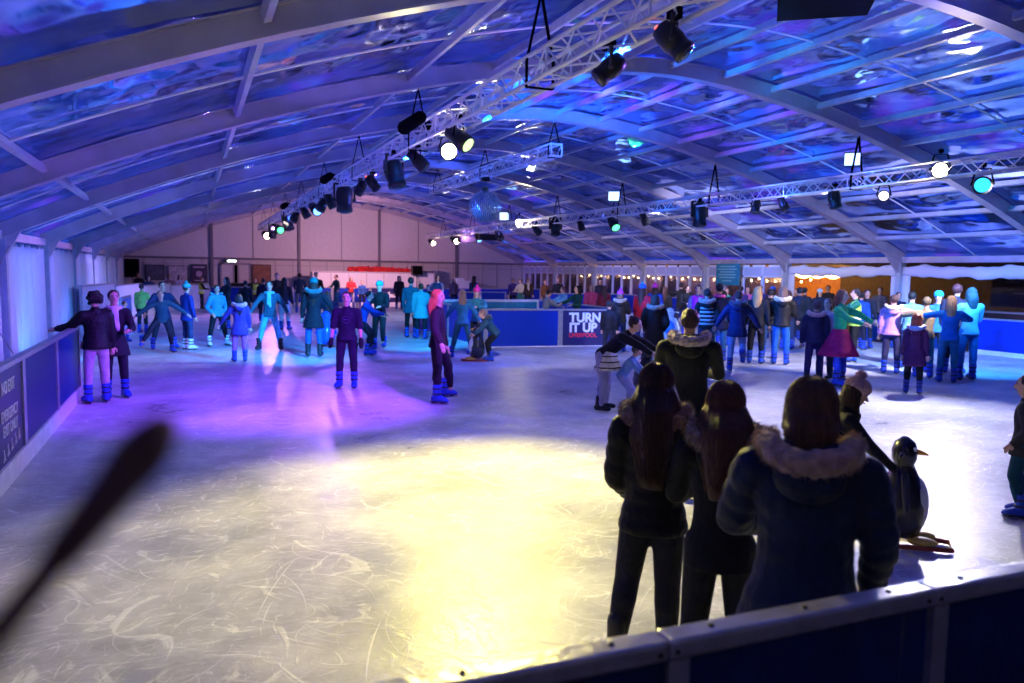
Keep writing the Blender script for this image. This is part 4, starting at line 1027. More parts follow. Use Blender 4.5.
def penguin(x,y,h,a,label,body=(.015,.015,.02),belly=(.6,.6,.62),base=(.45,.05,.03),feet=(.75,.5,.08)):
    beta=math.degrees(math.atan2(x,y))
    e=empty('penguin_skating_aid',(x,y,0),R(a-beta),label,'skating aid');h_=h
    mb=MB();pr=[(.02,.06),(.17,.10),(.235,.22),(.245,.38),(.20,.56),(.125,.70),(.10,.75),(.125,.80),(.13,.87),(.10,.95),(.03,1.0)]
    mb.lathe([(r*h,z*h) for r,z in pr],seg=24,sy=.85);mb.build('penguin_body',mat('aid_body_%d_%d'%(int(body[0]*100),int(body[2]*100)),body,.25,coat=.3),e,True)
    mb=MB();mb.ell((0,-.10*h,.38*h),(.17*h,.125*h,.27*h),seg=16,rg=10);mb.build('belly',mat('aid_belly_%d'%int(belly[0]*100),belly,.35),e,True)
    mb=MB();mb.cap((0,-.08*h,.87*h),(0,-.19*h,.85*h),.035*h,.008*h,8);mb.build('beak',mat('orange_beak',(.8,.35,.03),.4),e,True)
    for s in(-1,1):
        mb=MB();mb.ell((s*.075*h,-.075*h,.90*h),(.02*h,.02*h,.02*h),seg=8,rg=6);mb.build('eye',WHITE,e,True)
        mb=MB();mb.cap((s*.17*h,0,.66*h),(s*.27*h,-.02*h,.38*h),.035*h,.03*h,8);mb.build('flipper',mat('aid_body_%d_%d'%(int(body[0]*100),int(body[2]*100)),body,.25),e,True)
        mb=MB();mb.ell((s*.10*h,-.18*h,.07*h),(.075*h,.13*h,.04*h),seg=12,rg=6);mb.build('foot',mat('aid_feet',feet,.4),e,True)
        mb=MB();mb.cap((s*.10*h,.0,.88*h),(s*.24*h,.05*h,.86*h),.02*h,.02*h,8);mb.build('handle',mat('aid_body_%d_%d'%(int(body[0]*100),int(body[2]*100)),body,.25),e,True)
    mb=MB();w=.24*h
    mb.tube([(-w*.5,-.42*h,.03*h),(w*.5,-.42*h,.03*h),(w,.22*h,.03*h),(-w,.22*h,.03*h)],.022*h,8,closed=True)
    mb.build('skid_frame',mat('aid_base_%d'%int(base[0]*100),base,.35),e,True)
    return e
P(-1.32,13.01,1.62,a=195,label='person with curly dark hair and grey jogging trousers leaning on the left boards, back turned',arms=('down',((45,28),(78,35))),top=(.008,.008,.01),bot=(.42,.36,.40),hair='curly',hc=(.012,.008,.008),puf=1)
P(-1.10,13.43,1.64,a=10,label='smiling person in black coat with pale scarf facing the camera by the left boards',arms=('outlow','hold'),top=(.01,.01,.015),bot=(.012,.012,.02),hair='short',hc=(.03,.015,.01),scarf=(.6,.5,.55),coat=.1)
P(-1.65,23.37,1.08,a=60,label='small child with reddish hair in a pale top beside the pale blue gate panel',top=(.6,.45,.5),bot=(.3,.3,.5),hair='short',hc=(.12,.03,.02))
P(-1.39,26.43,1.48,a=150,label='person in bright lime top and black trousers standing at far left',arms=('hold','down'),top=(.45,.65,.12),bot=(.01,.01,.02),hair='short',hc=(.05,.03,.03))
P(-2.51,45.20,1.66,a=20,label='red-haired person in black behind the far corner board, below the dark poster',arms='hold',top=(.01,.01,.012),hair='long',hc=(.16,.04,.015))
P(-1.07,45.30,1.58,a=5,label='dark-haired person behind the far board below the empty pale panel',arms='hold',top=(.3,.2,.25),hair='short',hc=(.02,.01,.01))
P(-0.50,42.20,1.62,a=30,label='person in pale top with dark hair far back, left of the round emblem poster',top=(.45,.35,.4),bot=(.02,.02,.05),hair='long',hc=(.02,.01,.01))
P(-0.65,21.18,1.66,a=15,label='hooded person in navy coat with face lit violet behind the leaning skater',arms='outlow',legs='wide',top=(.01,.025,.09),bot=(.01,.01,.03),hair='short',hc=(.01,.01,.02),coat=.06)
P(-0.71,20.21,1.55,a=5,label='skater leaning forward in wide stride with both arms out, dark teal jacket',arms=('out','out'),legs=(((25,35),(10,32)),((12,12),(-8,8))),top=(.015,.06,.11),bot=(.01,.012,.03),hair='short',hc=(.02,.012,.01),lean=28,side=-6,hp=-25)
P(-0.09,20.79,1.60,a=120,label='person in royal blue coat and teal bobble hat right of the leaning skater',top=(.01,.03,.2),bot=(.02,.04,.12),hair='short',hc=(.03,.02,.02),hat='pom',hatc=(.03,.3,.33),boots='w',coat=.05)
P(0.63,21.69,1.57,a=25,label='person in teal hooded jacket, black leggings and white skates',arms='pocket',top=(.02,.26,.38),bot=(.006,.006,.012),hair='short',hc=(.03,.02,.015),boots='w',legs='wide',hood=1,hoodc=(.03,.3,.38))
P(1.08,27.50,1.70,a=-60,label='dark-haired woman right behind the teal hooded skater',arms='hold',top=(.02,.02,.03),hair='long',hc=(.02,.012,.01))
P(0.96,17.88,1.45,a=185,label='girl in violet coat and pink trousers seen from behind with one arm out',arms=('down','outlow'),top=(.05,.03,.22),bot=(.40,.10,.38),hair='long',hc=(.02,.015,.02),coat=.1,hood=1,hoodc=(.4,.2,.3))
P(0.49,41.12,1.61,a=100,label='steward in yellow safety vest standing at the far end left of the door',arms='hold',top=(.02,.02,.02),vest=(.75,.8,.05),hair='short',hc=(.2,.07,.03),boots='s')
P(3.00,40.94,1.55,a=-10,label='steward in yellow vest beside the black counter at the far end',top=(.02,.03,.02),vest=(.6,.75,.08),hair='short',hc=(.3,.2,.08),boots='s')
P(1.81,29.48,1.56,a=175,label='person in dark coat seen from behind in front of the black counter',top=(.008,.01,.015),hair='short',hc=(.02,.015,.02),coat=.05)
P(2.55,31.03,1.62,a=170,label='dark-clothed person with back turned left of the light scarf skater',top=(.01,.012,.03),hair='short',hc=(.02,.015,.02))
P(1.81,20.34,1.70,a=-5,label='man in teal jacket with pale scarf and light blue jeans, arms held away',arms='outlow',legs='wide',top=(.015,.09,.13),bot=(.08,.4,.6),hair='short',hc=(.06,.03,.02),scarf=(.1,.5,.6),boots='k')
P(3.24,33.00,1.82,a=5,label='tall person looking over the shoulder of the scarfed man at left',top=(.04,.03,.03),hair='short',hc=(.04,.02,.02))
P(2.88,26.88,1.71,a=160,label='woman with dark hair and white trousers left of the skater with dark jacket',top=(.05,.03,.04),bot=(.6,.6,.65),hair='long',hc=(.03,.015,.012))
P(4.65,37.11,1.80,a=178,label='man in dark blue padded jacket and grey trousers far back by a blue board end',arms='push',top=(.012,.03,.06),bot=(.15,.2,.2),hair='short',hc=(.02,.015,.01))
P(5.23,36.00,1.95,a=0,label='tall bearded man in black towering behind the green-hooded skater',arms='cross',top=(.008,.008,.01),hair='short',hc=(.015,.01,.01),boots='s')
P(2.63,18.48,1.79,a=178,label='skater in black coat with green hood and blue jeans seen from behind',arms=('outlow','down'),top=(.006,.012,.014),bot=(.02,.10,.42),hat='plain',hatc=(.01,.14,.13),coat=.12,hood=1,hoodc=(.01,.13,.12),boots='k',bag=None)
P(3.36,21.06,1.44,a=200,label='smaller person in dark coat with brown hair right of the green-hooded skater',arms='push',top=(.015,.02,.04),bot=(.02,.03,.1),hair='long',hc=(.10,.05,.03))
P(2.47,13.47,1.63,a=-8,label='boy in short-sleeved black top with printed chest, blue skates, facing the camera',arms='down',top=(.012,.008,.03),bot=(.012,.006,.03),hair='short',hc=(.05,.02,.02),sleeve='short',logo=(.12,.06,.2),gloves=(.01,.01,.015),legs='stand',wide=1.05)
P(7.06,41.50,1.72,a=-60,label='man in dark green jacket and blue jeans far back in front of the kiosk',arms=('hold','outlow'),top=(.015,.05,.07),bot=(.03,.14,.3),hair='short',hc=(.02,.015,.01))
P(7.94,42.00,1.62,a=10,label='woman in red jacket with long hair in front of the kiosk',arms='hold',top=(.5,.02,.03),bot=(.5,.45,.5),hair='long',hc=(.12,.05,.03))
P(8.53,42.00,1.42,a=0,label='child in blue top in front of the kiosk, right of the woman in red',top=(.02,.08,.3),hair='short',hc=(.04,.02,.02))
P(3.87,18.62,1.63,a=80,label='boy in blue jacket bending right toward the person in black jacket',arms=('fwd','hold'),legs='bent',top=(.01,.05,.3),bot=(.006,.006,.012),hair='short',hc=(.015,.01,.01),lean=16)
P(4.44,19.71,1.72,a=-20,label='skater in black jacket with teal hat gliding beside the boy in blue',arms='hold',legs=('stand','fwd'),top=(.006,.007,.01),bot=(.006,.007,.012),hair='none',hat='plain',hatc=(.02,.35,.4))
P(10.06,40.00,1.72,a=5,label='long-haired person in dark coat in front of the white arrow board',top=(.02,.018,.025),hair='long',hc=(.02,.015,.015),coat=.1)
P(6.16,23.01,1.80,a=160,label='person in dark teal coat with short hair, left of the pale teal coat',top=(.01,.10,.16),bot=(.006,.008,.015),hair='short',hc=(.03,.02,.02),coat=.08)
P(6.36,22.61,1.63,a=170,label='person in long pale teal padded coat seen from behind',arms=('hold','down'),top=(.05,.38,.42),bot=(.008,.01,.02),hair='short',hc=(.04,.03,.02),puf=1,coat=.12)
P(7.83,26.93,1.52,a=-30,label='child face peeking right of the pale teal coat',top=(.01,.02,.06),hair='short',hc=(.02,.02,.02))
P(9.39,31.00,1.82,a=-15,label='tall person in white and teal top with dark cap behind the red-haired girl',arms='hold',top=(.45,.6,.65),hair='short',hc=(.1,.04,.03),vest=(.05,.35,.4))
P(3.57,11.52,1.72,a=78,label='girl with long orange hair and pink-lit face, dark maroon jacket and leggings, side view',arms=('outlow','down'),legs=('stand','fwd'),top=(.022,.006,.018),bot=(.014,.005,.018),hair='long',hc=(.65,.16,.06),hlen=.2,hy=-25)
P(5.91,17.43,1.60,a=185,label='woman with very long fair hair and blue jacket seen from behind',arms='outlow',legs='wide',top=(.02,.15,.3),bot=(.02,.10,.16),hair='long',hc=(.34,.2,.12),hlen=.33,lean=8)
P(6.54,18.19,1.61,a=-30,label='person with bright pink bobble hat behind the long fair-haired woman',arms='hug',top=(.03,.2,.25),bot=(.01,.015,.02),hat='pom',hatc=(.75,.03,.22),hair='long',hc=(.3,.2,.15))
P(6.38,16.67,1.32,a=-80,label='child in dark teal padded jacket bent over a penguin aid in mid rink',arms='push',legs='bent',top=(.015,.07,.11),bot=(.006,.008,.012),hair='short',hc=(.25,.15,.1),lean=38,puf=1,hood=1,hoodc=(.01,.012,.015))
P(13.50,38.00,1.75,a=150,label='person with dark cap and blue jacket far behind the pink bobble hat',top=(.02,.12,.2),hat='plain',hatc=(.01,.01,.02))
P(13.07,40.00,1.60,a=20,label='person with reddish brown hair beside the white booth far back',top=(.2,.12,.15),hair='long',hc=(.1,.04,.03))
P(15.47,37.50,1.68,a=0,label='person in purple top standing behind the far blue board',top=(.06,.03,.16),bot=(.01,.01,.02),hair='short',hc=(.02,.01,.02))
P(15.23,36.00,1.66,a=-40,label='person in pale yellow dress top, right of the purple top',top=(.6,.5,.3),bot=(.05,.18,.14),hair='short',hc=(.12,.05,.05),arms='hold',skirt=((.03,.16,.12),.3,.08))
P(16.32,37.50,1.70,a=10,label='person in dark open jacket and pale shirt right of the pale yellow top',top=(.05,.03,.02),hair='short',hc=(.04,.02,.02),scarf=(.6,.55,.4))
P(10.05,21.80,1.50,a=120,label='dark-haired person in grey fleece leaning on the island barrier, left',arms='fwd',top=(.22,.24,.26),bot=(.02,.02,.04),hair='short',hc=(.02,.012,.01),lean=15)
P(11.92,24.20,1.55,a=-60,label='person in sky blue jacket inside the island barrier',arms='fwd',top=(.15,.42,.6),hair='short',hc=(.2,.08,.08),lean=10)
P(11.00,21.50,1.62,a=-50,label='woman with long dark hair and dark green jacket inside the island barrier',arms=('fwd','hold'),top=(.006,.06,.055),hair='long',hc=(.018,.008,.006),hlen=.22)
P(13.46,25.20,1.60,a=10,label='person in raspberry pink jacket with long hair inside the island barrier',top=(.45,.05,.16),hair='long',hc=(.14,.05,.04))
P(18.12,33.00,1.72,a=0,label='man in dark suit by the glazed doors behind the island',top=(.02,.015,.03),hair='short',hc=(.04,.02,.02))
P(17.04,35.40,1.74,a=0,label='tall dark-clothed man behind the blue board near the far glazed bay',top=(.015,.01,.01),hair='short',hc=(.2,.1,.06))
P(16.69,36.20,1.62,a=40,label='person with orange-brown hair behind the far blue board',top=(.2,.08,.03),hair='short',hc=(.3,.1,.03))
P(10.36,17.76,1.57,a=175,label='person in fur-hooded black puffer and pink bobble hat by the TURN IT UP board',arms='hold',top=(.02,.015,.012),bot=(.01,.02,.05),hat='pom',hatc=(.7,.06,.5),hair='long',hc=(.25,.12,.05),hood=1,hoodc=(.55,.36,.2),puf=1)
P(9.35,16.55,1.36,a=165,label='dark-jacketed person between the bending woman and the island barrier',top=(.012,.012,.02),hair='short',hc=(.03,.02,.015))
P(5.73,10.29,1.66,a=75,label='woman bending forward in black jacket and cream striped skirt, helping a child',arms=('reach','reach'),legs=((8,5),(-6,3)),top=(.008,.008,.01),bot=(.36,.34,.46),hair='bun',hc=(.03,.012,.01),lean=48,boots='s',skirt=((.68,.60,.48),.17,.05,(.03,.02,.02)),hp=-10)
P(5.98,10.03,1.08,a=80,label='child in pale denim jacket and light jeans bending over a penguin aid',arms='push',legs='bent',top=(.16,.30,.5),bot=(.34,.34,.5),hair='short',hc=(.04,.018,.012),lean=30)
P(11.23,18.08,1.73,a=150,label='person with bright blue bobble hat and red jacket behind the fur-hooded long coat',top=(.4,.01,.03),bot=(.01,.03,.2),hat='pom',hatc=(.03,.15,.85))
P(9.14,14.21,1.66,a=180,label='person in long shiny brown puffer with beige fur hood, jeans and brown boots',arms='pocket',top=(.03,.022,.02),bot=(.02,.06,.14),hair='long',hc=(.10,.05,.035),hood=1,hoodc=(.6,.4,.26),puf=1,coat=.14,boots='n',hlen=.16)
P(13.81,21.50,1.68,a=175,label='person with pink bobble hat just behind the long brown puffer',top=(.02,.05,.3),hat='pom',hatc=(.75,.05,.4))
P(16.52,24.00,1.72,a=190,label='person in black with arms around shoulders in front of the glazed bay',arms='over',top=(.012,.01,.008),hair='short',hc=(.03,.015,.01))
P(13.31,18.50,1.72,a=-10,label='woman in grey coat over a bright magenta top facing the camera',top=(.13,.12,.22),bot=(.02,.02,.05),hair='short',hc=(.03,.02,.03),vest=(.45,.01,.4),coat=.1)
P(4.24,6.00,1.70,a=182,label='large person in black coat with pale fur hood, back turned, behind the three women',arms='hold',top=(.006,.007,.009),bot=(.01,.01,.015),hair='short',hc=(.05,.03,.02),hood=2,hoodc=(.40,.33,.36),coat=.12,wide=1.22)
P(10.71,14.53,1.71,a=180,label='person in black and white striped jacket with beige fur hood',arms='pocket',top=(.02,.02,.025),stripe=(.6,.6,.62),bot=(.02,.04,.1),hair='short',hc=(.06,.03,.02),hood=1,hoodc=(.55,.38,.27))
P(11.49,15.13,1.82,a=180,label='tall person in dark coat with pink scarf right of the striped jacket',top=(.012,.012,.04),bot=(.03,.12,.25),hair='short',hc=(.01,.008,.02),scarf=(.65,.08,.35),coat=.08)
P(10.71,13.44,1.69,a=178,label='skater in navy puffer and light jeans with one skate lifted',arms='outlow',legs=('lift','stand'),top=(.012,.02,.10),bot=(.20,.36,.60),hair='short',hc=(.08,.03,.03),puf=1,coat=.06,hood=1,hoodc=(.02,.02,.06))
P(12.13,14.55,1.76,a=172,label='person with long ginger blond hair and black outfit with pale stripe',top=(.015,.015,.02),bot=(.006,.006,.01),hair='long',hc=(.55,.30,.12),hlen=.24)
P(13.35,15.54,1.70,a=180,label='person with black backpack and dark jacket left of the brown fur-hooded skater',top=(.01,.012,.025),bot=(.02,.06,.2),hair='short',hc=(.02,.015,.02),bag=(.015,.015,.02))
P(12.58,14.23,1.77,a=178,label='person in short black puffer with draped beige fur scarf and blue jeans',arms='hold',top=(.015,.012,.014),bot=(.02,.11,.32),hair='long',hc=(.18,.09,.06),hood=1,hoodc=(.62,.45,.32),puf=1,hlen=.2)
P(16.24,21.00,1.60,a=10,label='person with turquoise scarf among the crowd below the teal sign',top=(.03,.02,.12),hair='short',hc=(.08,.03,.05),scarf=(.03,.45,.4))
P(17.21,21.50,1.66,a=170,label='person in indigo coat with pink scarf right of the teal sign',top=(.03,.02,.16),hair='short',hc=(.02,.015,.03),scarf=(.6,.1,.4))
P(17.59,21.00,1.70,a=0,label='dark-haired person in blue jacket with pink collar in the crowd',top=(.02,.03,.3),hair='short',hc=(.02,.015,.02),scarf=(.6,.12,.4))
P(18.88,23.20,1.60,a=-20,label='person with pinkish hood in the back of the crowd by the second glazed bay',top=(.4,.1,.3),hair='short',hc=(.1,.04,.08))
P(17.94,24.20,1.55,a=10,label='dark-clothed person below the left edge of the teal sign',top=(.02,.02,.05),hair='short',hc=(.02,.015,.02))
P(18.66,20.50,1.60,a=-20,label='person in navy coat left of the orange-lit opening',top=(.01,.02,.06),hair='short',hc=(.05,.02,.02))
P(18.11,19.50,1.66,a=150,label='person in dark blue coat in front of the orange wall',top=(.01,.02,.05),hair='short',hc=(.02,.015,.02))
P(18.54,19.30,1.62,a=20,label='pale-hatted person in dark coat before the orange wall',top=(.01,.02,.06),hat='plain',hatc=(.4,.5,.6))
P(21.80,22.30,1.70,a=-10,label='person deep inside the orange-lit opening',top=(.03,.02,.02),hair='short',hc=(.03,.02,.02))
P(11.31,11.84,1.62,a=186,label='person in navy padded gilet with pink fur hood and hidden head turned away',arms='down',top=(.025,.02,.07),bot=(.04,.02,.09),hair='short',hc=(.14,.05,.06),hood=1,hoodc=(.75,.38,.36),puf=1,boots='s')
P(11.87,12.13,1.66,a=-30,label='person with light brown hair just right of the pink fur hood',top=(.4,.3,.35),bot=(.02,.02,.03),hair='short',hc=(.2,.1,.07),boots='s')
P(11.27,11.15,1.78,a=70,label='ginger-haired woman in bright green top with flared crimson skirt',arms=('fwd','reach'),top=(.02,.42,.15),bot=(.03,.08,.6),hair='long',hc=(.40,.10,.05),hlen=.13,skirt=((.42,.01,.09),.28,.15))
P(14.81,14.26,1.74,a=-80,label='person in dark green with yellow straps facing the ginger-haired woman',arms='fwd',top=(.01,.14,.09),bot=(.01,.01,.015),hair='short',hc=(.02,.02,.03),vest=(.4,.75,.1))
P(18.12,17.00,1.66,a=10,label='person in black in the dark opening right of the yellow-strapped one',top=(.015,.02,.04),hair='short',hc=(.02,.015,.02))
P(21.65,19.80,1.70,a=-20,label='dim grey-clothed person inside the bar right of the balloon',top=(.1,.09,.11),hair='short',hc=(.02,.015,.02))
P(13.80,12.24,1.66,a=183,label='person in pink padded gilet with beige fur collar, arm over the next one',arms=('over','down'),top=(.55,.24,.45),bot=(.035,.03,.09),hair='short',hc=(.05,.025,.03),hood=1,hoodc=(.6,.42,.30),puf=1)
P(15.15,12.95,1.71,a=175,label='person with black hair and pale blue collar between the pink gilet and tan coat',arms='down',top=(.15,.3,.5),bot=(.02,.03,.1),hair='short',hc=(.008,.008,.012))
P(13.93,11.55,1.64,a=178,label='person in tan coat with back turned inside the huddle',arms='over',top=(.28,.2,.12),bot=(.02,.12,.2),hair='short',hc=(.12,.09,.06),wide=1.1)
P(11.82,9.98,1.39,a=180,label='girl with long red hair, plum coat and white fur collar standing alone',arms='down',top=(.07,.015,.07),bot=(.006,.006,.012),hair='long',hc=(.5,.09,.03),hlen=.17,coat=.14,hood=1,hoodc=(.7,.62,.68))
P(15.10,12.23,1.73,a=-10,label='person with blue hat and painted pale face looking out of the huddle',arms='down',top=(.02,.12,.35),hat='plain',hatc=(.01,.28,.6))
P(13.75,10.85,1.68,a=185,label='person with long blond hair, vivid blue jacket and jeans in the huddle',arms=('hug','over'),top=(.01,.16,.55),bot=(.02,.16,.32),hair='long',hc=(.6,.35,.2),hlen=.19)
P(15.19,11.86,1.90,a=170,label='tall person with dark brown hair at the back of the huddle',top=(.02,.02,.05),hair='short',hc=(.06,.02,.03))
P(14.56,11.06,1.84,a=-150,label='person with dark teal hair, light blue jacket and blue jeans, right end of the huddle',arms=('hold','hold'),top=(.12,.38,.65),bot=(.01,.14,.45),hair='long',hc=(.01,.06,.09),hlen=.18)
P(6.62,4.43,1.22,a=-95,label='skater in dark grey coat and teal jeans cut off by the right edge',arms='pocket',legs=((10,4),(-14,2)),top=(.03,.032,.034),bot=(.01,.07,.10),hair='short',hc=(.02,.015,.01),coat=.05)
P(4.44,4.50,1.28,a=105,label='child in pale pink bobble hat and black jacket pushing the near penguin aid',arms=((38,10),(48,2)),top=(.007,.008,.012),bot=(.01,.012,.02),hair='short',hc=(.03,.015,.01),hat='pom',hatc=(.42,.27,.33),lean=26,gloves=(.006,.006,.008),near=True,scarf=(.008,.007,.008),vox=.012,hp=8)
P(14.78,22.40,1.60,a=160,label='dark-clothed person with brown hair just right of the pink bobble hat',top=(.02,.015,.02),hair='long',hc=(.08,.03,.02))
P(15.42,22.00,1.66,a=20,label='person in black left of the magenta top, facing the camera',arms='hold',top=(.01,.01,.012),hair='short',hc=(.02,.015,.01))
P(14.28,18.60,1.58,a=175,label='person in dark violet coat beside the pink-scarfed tall person',top=(.04,.02,.10),bot=(.02,.04,.12),hair='long',hc=(.03,.015,.02))
P(17.44,20.20,1.66,a=165,label='person in dark coat with blue hat behind the backpack wearer',top=(.015,.015,.03),hat='plain',hatc=(.02,.08,.5))
P(15.41,17.20,1.62,a=170,label='person with brown hair and dark coat right of the draped fur scarf',top=(.02,.015,.03),bot=(.02,.04,.12),hair='long',hc=(.10,.04,.03))
P(16.16,17.60,1.70,a=178,label='person in blue-black jacket left of the pink fur hood',top=(.01,.02,.05),bot=(.01,.02,.06),hair='short',hc=(.02,.015,.02))
P(17.47,16.60,1.60,a=160,label='person in royal blue jacket behind the yellow-strapped person',top=(.01,.06,.35),bot=(.01,.01,.03),hair='short',hc=(.02,.015,.02))
P(19.11,16.80,1.60,a=20,label='person with pale face in dark clothes behind the pink gilet',top=(.01,.02,.05),hair='short',hc=(.03,.02,.02))
P(13.00,23.40,1.60,a=200,label='person in maroon jacket inside the island near its right corner',top=(.15,.01,.03),hair='long',hc=(.06,.02,.02))
P(-1.71,38.00,1.60,a=10,label='dark-haired person in navy far left near the white corner boards',top=(.02,.03,.1),hair='long',hc=(.02,.012,.01))
PG=[(6.67,10.57),(6.04,16.75),(3.27,20.8),(13.4,20.0)]
ST=[(-.022,.36,1.969),(-.063,.307,1.924)]
MK0=(1.0,4.37,.84,4.05,.77,3.7)
# ------------------------------------------------------------------ near women
P(2.20,3.42,1.62,180,'woman with long wavy dark hair and black puffer, leftmost of three at near barrier',arms=((8,8),(50,-20)),legs=(((2,1),(-2,1)),((8,7),(-8,8))),boots='s',wide=.93,top=(.007,.007,.008),bot=(.012,.018,.028),hair='long',hc=(.055,.022,.014),hlen=.30,puf=1,near=True,hood=2,hoodc=(.16,.09,.06),vox=.011,hy=-14,coat=.02)
P(2.30,2.95,1.59,180,'woman with straight brown hair, middle one of the three at the near barrier',arms='hold',legs='stand',top=(.009,.006,.006),bot=(.018,.012,.010),hair='long',hc=(.09,.036,.02),hlen=.25,boots='s',wide=.95,near=True,vox=.011,coat=.03,hood=2,hoodc=(.20,.12,.08))
P(2.11,2.21,1.64,182,'woman in large navy puffer with brown fur hood, nearest at the barrier',arms=(((10,15),(26,-4)),((25,16),(70,-25))),legs='stand',top=(.008,.015,.045),bot=(.008,.008,.012),hair='long',hc=(.11,.055,.03),hlen=.10,boots='k',puf=1,near=True,hood=2,hoodc=(.42,.26,.18),vox=.010,coat=.06,wide=1.08)
penguin(5.05,4.30,.84,95,'black penguin skating aid pushed by the child in the pink bobble hat',base=(.35,.05,.02))
penguin(*PG[0],1.0,100,'black penguin skating aid held by the child in the denim jacket')
penguin(*PG[1],.85,-80,'black penguin skating aid under the bent child in mid rink',feet=(.8,.4,.05))
penguin(*PG[2],.95,180,'blue penguin-shaped skating aid between the two dark coats at left',body=(.01,.10,.55),belly=(.02,.2,.6),base=(.5,.15,.05))
penguin(*PG[3],1.05,0,'white and turquoise penguin figure standing in the crowd left of the magenta top',body=(.6,.65,.65),belly=(.02,.45,.42))
# ------------------------------------------------------------------ out-of-focus stick
e=empty('wooden_stick',(0,0,0),label='blurred dark brown stick with a thick end rising at the left edge',cat='stick')
mb=MB();a=V(ST[0]);b=V(ST[1]);d=(b-a).normalized();L=(b-a).length
n=40;pts=[a+d*(L+3.42)*(i/n)**1.5 for i in range(n+1)]
mb.tube(pts,[.0068+.002*math.sin(i*1.7)*.4+(.0 if i>3 else 0) for i in range(n+1)],12);mb.build('shaft',mat('dark_brown_wood',(.05,.022,.014),.8,bump=.6,bscale=50,var=.4),e,True)
mb=MB();mb.ell(a,(.0115,.026,.0115),orient(d),14,10);mb.cap(a,a+d*.05,.011,.008,12);mb.build('knob',mat('dark_brown_wood',(.05,.022,.014),.8),e,True)
# ------------------------------------------------------------------ skate marks
mb=MB();r_=random.Random(3)
def mark(pts,w):
    n=len(pts);vs=[]
    for i,p in enumerate(pts):
        q=V(pts[min(i+1,n-1)])-V(pts[max(i-1,0)]);q.normalize();s=V((-q.y,q.x,0))*w*math.sin(PI*(i+.4)/n)
        vs+=[(p[0]+s.x,p[1]+s.y,.0012),(p[0]-s.x,p[1]-s.y,.0012)]
    mb.add(vs,[(2*i,2*i+1,2*i+3,2*i+2) for i in range(n-1)])
for _ in range(700):
    y=2+r_.random()**1.8*18;x=r_.uniform(-1.4,min(19,y*1.5+3));a=r_.uniform(0,2*PI);cv=r_.gauss(0,2.2);L=r_.uniform(.2,1.3);pts=[]
    for i in range(14):
        pts.append((x,y));x+=math.cos(a)*L/13;y+=math.sin(a)*L/13;a+=cv*L/13
    if all(-1.5<p[0]<19.5 and 1.8<p[1]<40 for p in pts): mark(pts,r_.uniform(.001,.0028))
mark([MK0[0]*(1-t)**2+MK0[2]*2*t*(1-t)+MK0[4]*t*t for t in ()] or [( (1-t)**2*MK0[0]+2*t*(1-t)*MK0[2]+t*t*MK0[4],(1-t)**2*MK0[1]+2*t*(1-t)*MK0[3]+t*t*MK0[5]) for t in [i/14 for i in range(15)]],.006)
tag(mb.build('skate_marks',mat('scraped_frost',(.92,.92,.95),.7),None,fix=False),'thin pale curved skate cuts all over the ice','skate marks',kind='stuff')
# ------------------------------------------------------------------ lights
def gobo(L,kind):
    L.use_nodes=True;nt=L.node_tree;em=[n for n in nt.nodes if n.type=='EMISSION'][0]
    tc=nt.nodes.new('ShaderNodeTexCoord');n=nt.nodes.new('ShaderNodeTexNoise');n.inputs['Scale'].default_value=kind;n.inputs['Detail'].default_value=2
    r=nt.nodes.new('ShaderNodeMapRange');r.inputs[1].default_value=.44;r.inputs[2].default_value=.60;r.inputs[3].default_value=.05;r.inputs[4].default_value=2.1
    nt.links.new(tc.outputs['Normal'],n.inputs[0]);nt.links.new(n.outputs[0],r.inputs[0]);nt.links.new(r.outputs[0],em.inputs['Strength'])
def spot(name,p,t,col,w,ang,blend=.6,rad=.12,g=None):
    L=bpy.data.lights.new(name,'SPOT');L.color=col;L.energy=w;L.spot_size=R(ang);L.spot_blend=blend;L.shadow_soft_size=rad
    if g: gobo(L,g)
    o=bpy.data.objects.new(name,L);COL.objects.link(o);o.location=p
    d=V(t)-V(p);o.rotation_euler=d.to_track_quat('-Z','Y').to_euler();return o
def point(name,p,col,w,rad=.2):
    L=bpy.data.lights.new(name,'POINT');L.color=col;L.energy=w;L.shadow_soft_size=rad
    o=bpy.data.objects.new(name,L);COL.objects.link(o);o.location=p;return o
VI=(.30,.06,1.);CY=(.03,.45,1.);BL=(.02,.12,1.)
spot('yellow_beam',(3.75,10.1,3.85),(2.3,5.4,0),(1,.84,.20),2600,76,1.)
spot('cool_left_fill',(3.6,14.0,3.8),(-.6,9,0),(.45,.45,.9),260,55,1.)
spot('white_beam_right',(13.4,10.8,3.9),(8.6,7.5,0),(.84,.82,1.),2000,74,1.)
spot('white_beam_mid',(13.4,16.3,3.8),(8.5,12.5,0),(.86,.79,1.),2700,95,1.)
spot('white_beam_far',(13.4,31.7,4.0),(7,34,0),(.85,.75,1.),1700,100,.9)
spot('white_beam_crowd',(13.4,9.5,3.7),(15,17,0),(.9,.85,1.),2200,70,.8)
spot('violet_beam',(3.6,8.5,3.7),(.7,13.0,0),(.24,.04,1),3600,66,.9)
spot('violet_beam_mid',(3.6,22,3.7),(4.6,15.5,0),(.45,.2,1),900,60,.8)
spot('cyan_beam_left',(4.1,12.2,3.55),(1.2,21.4,0),(.02,.3,1),8500,36,.8)
spot('cyan_beam_mid',(4.1,14.7,3.6),(6.2,22.5,0),CY,4000,32,.6)
spot('cyan_beam_right',(13.4,9.4,3.7),(17.4,13.6,0),(.03,.35,1),3200,55,.8)
spot('blue_beam_right',(13.4,13.6,3.7),(18,18.0,0),BL,5000,60,.6)
spot('magenta_beam',(3.6,6.5,3.8),(3.0,12.8,1.3),(1,.04,.6),260,24,.6)
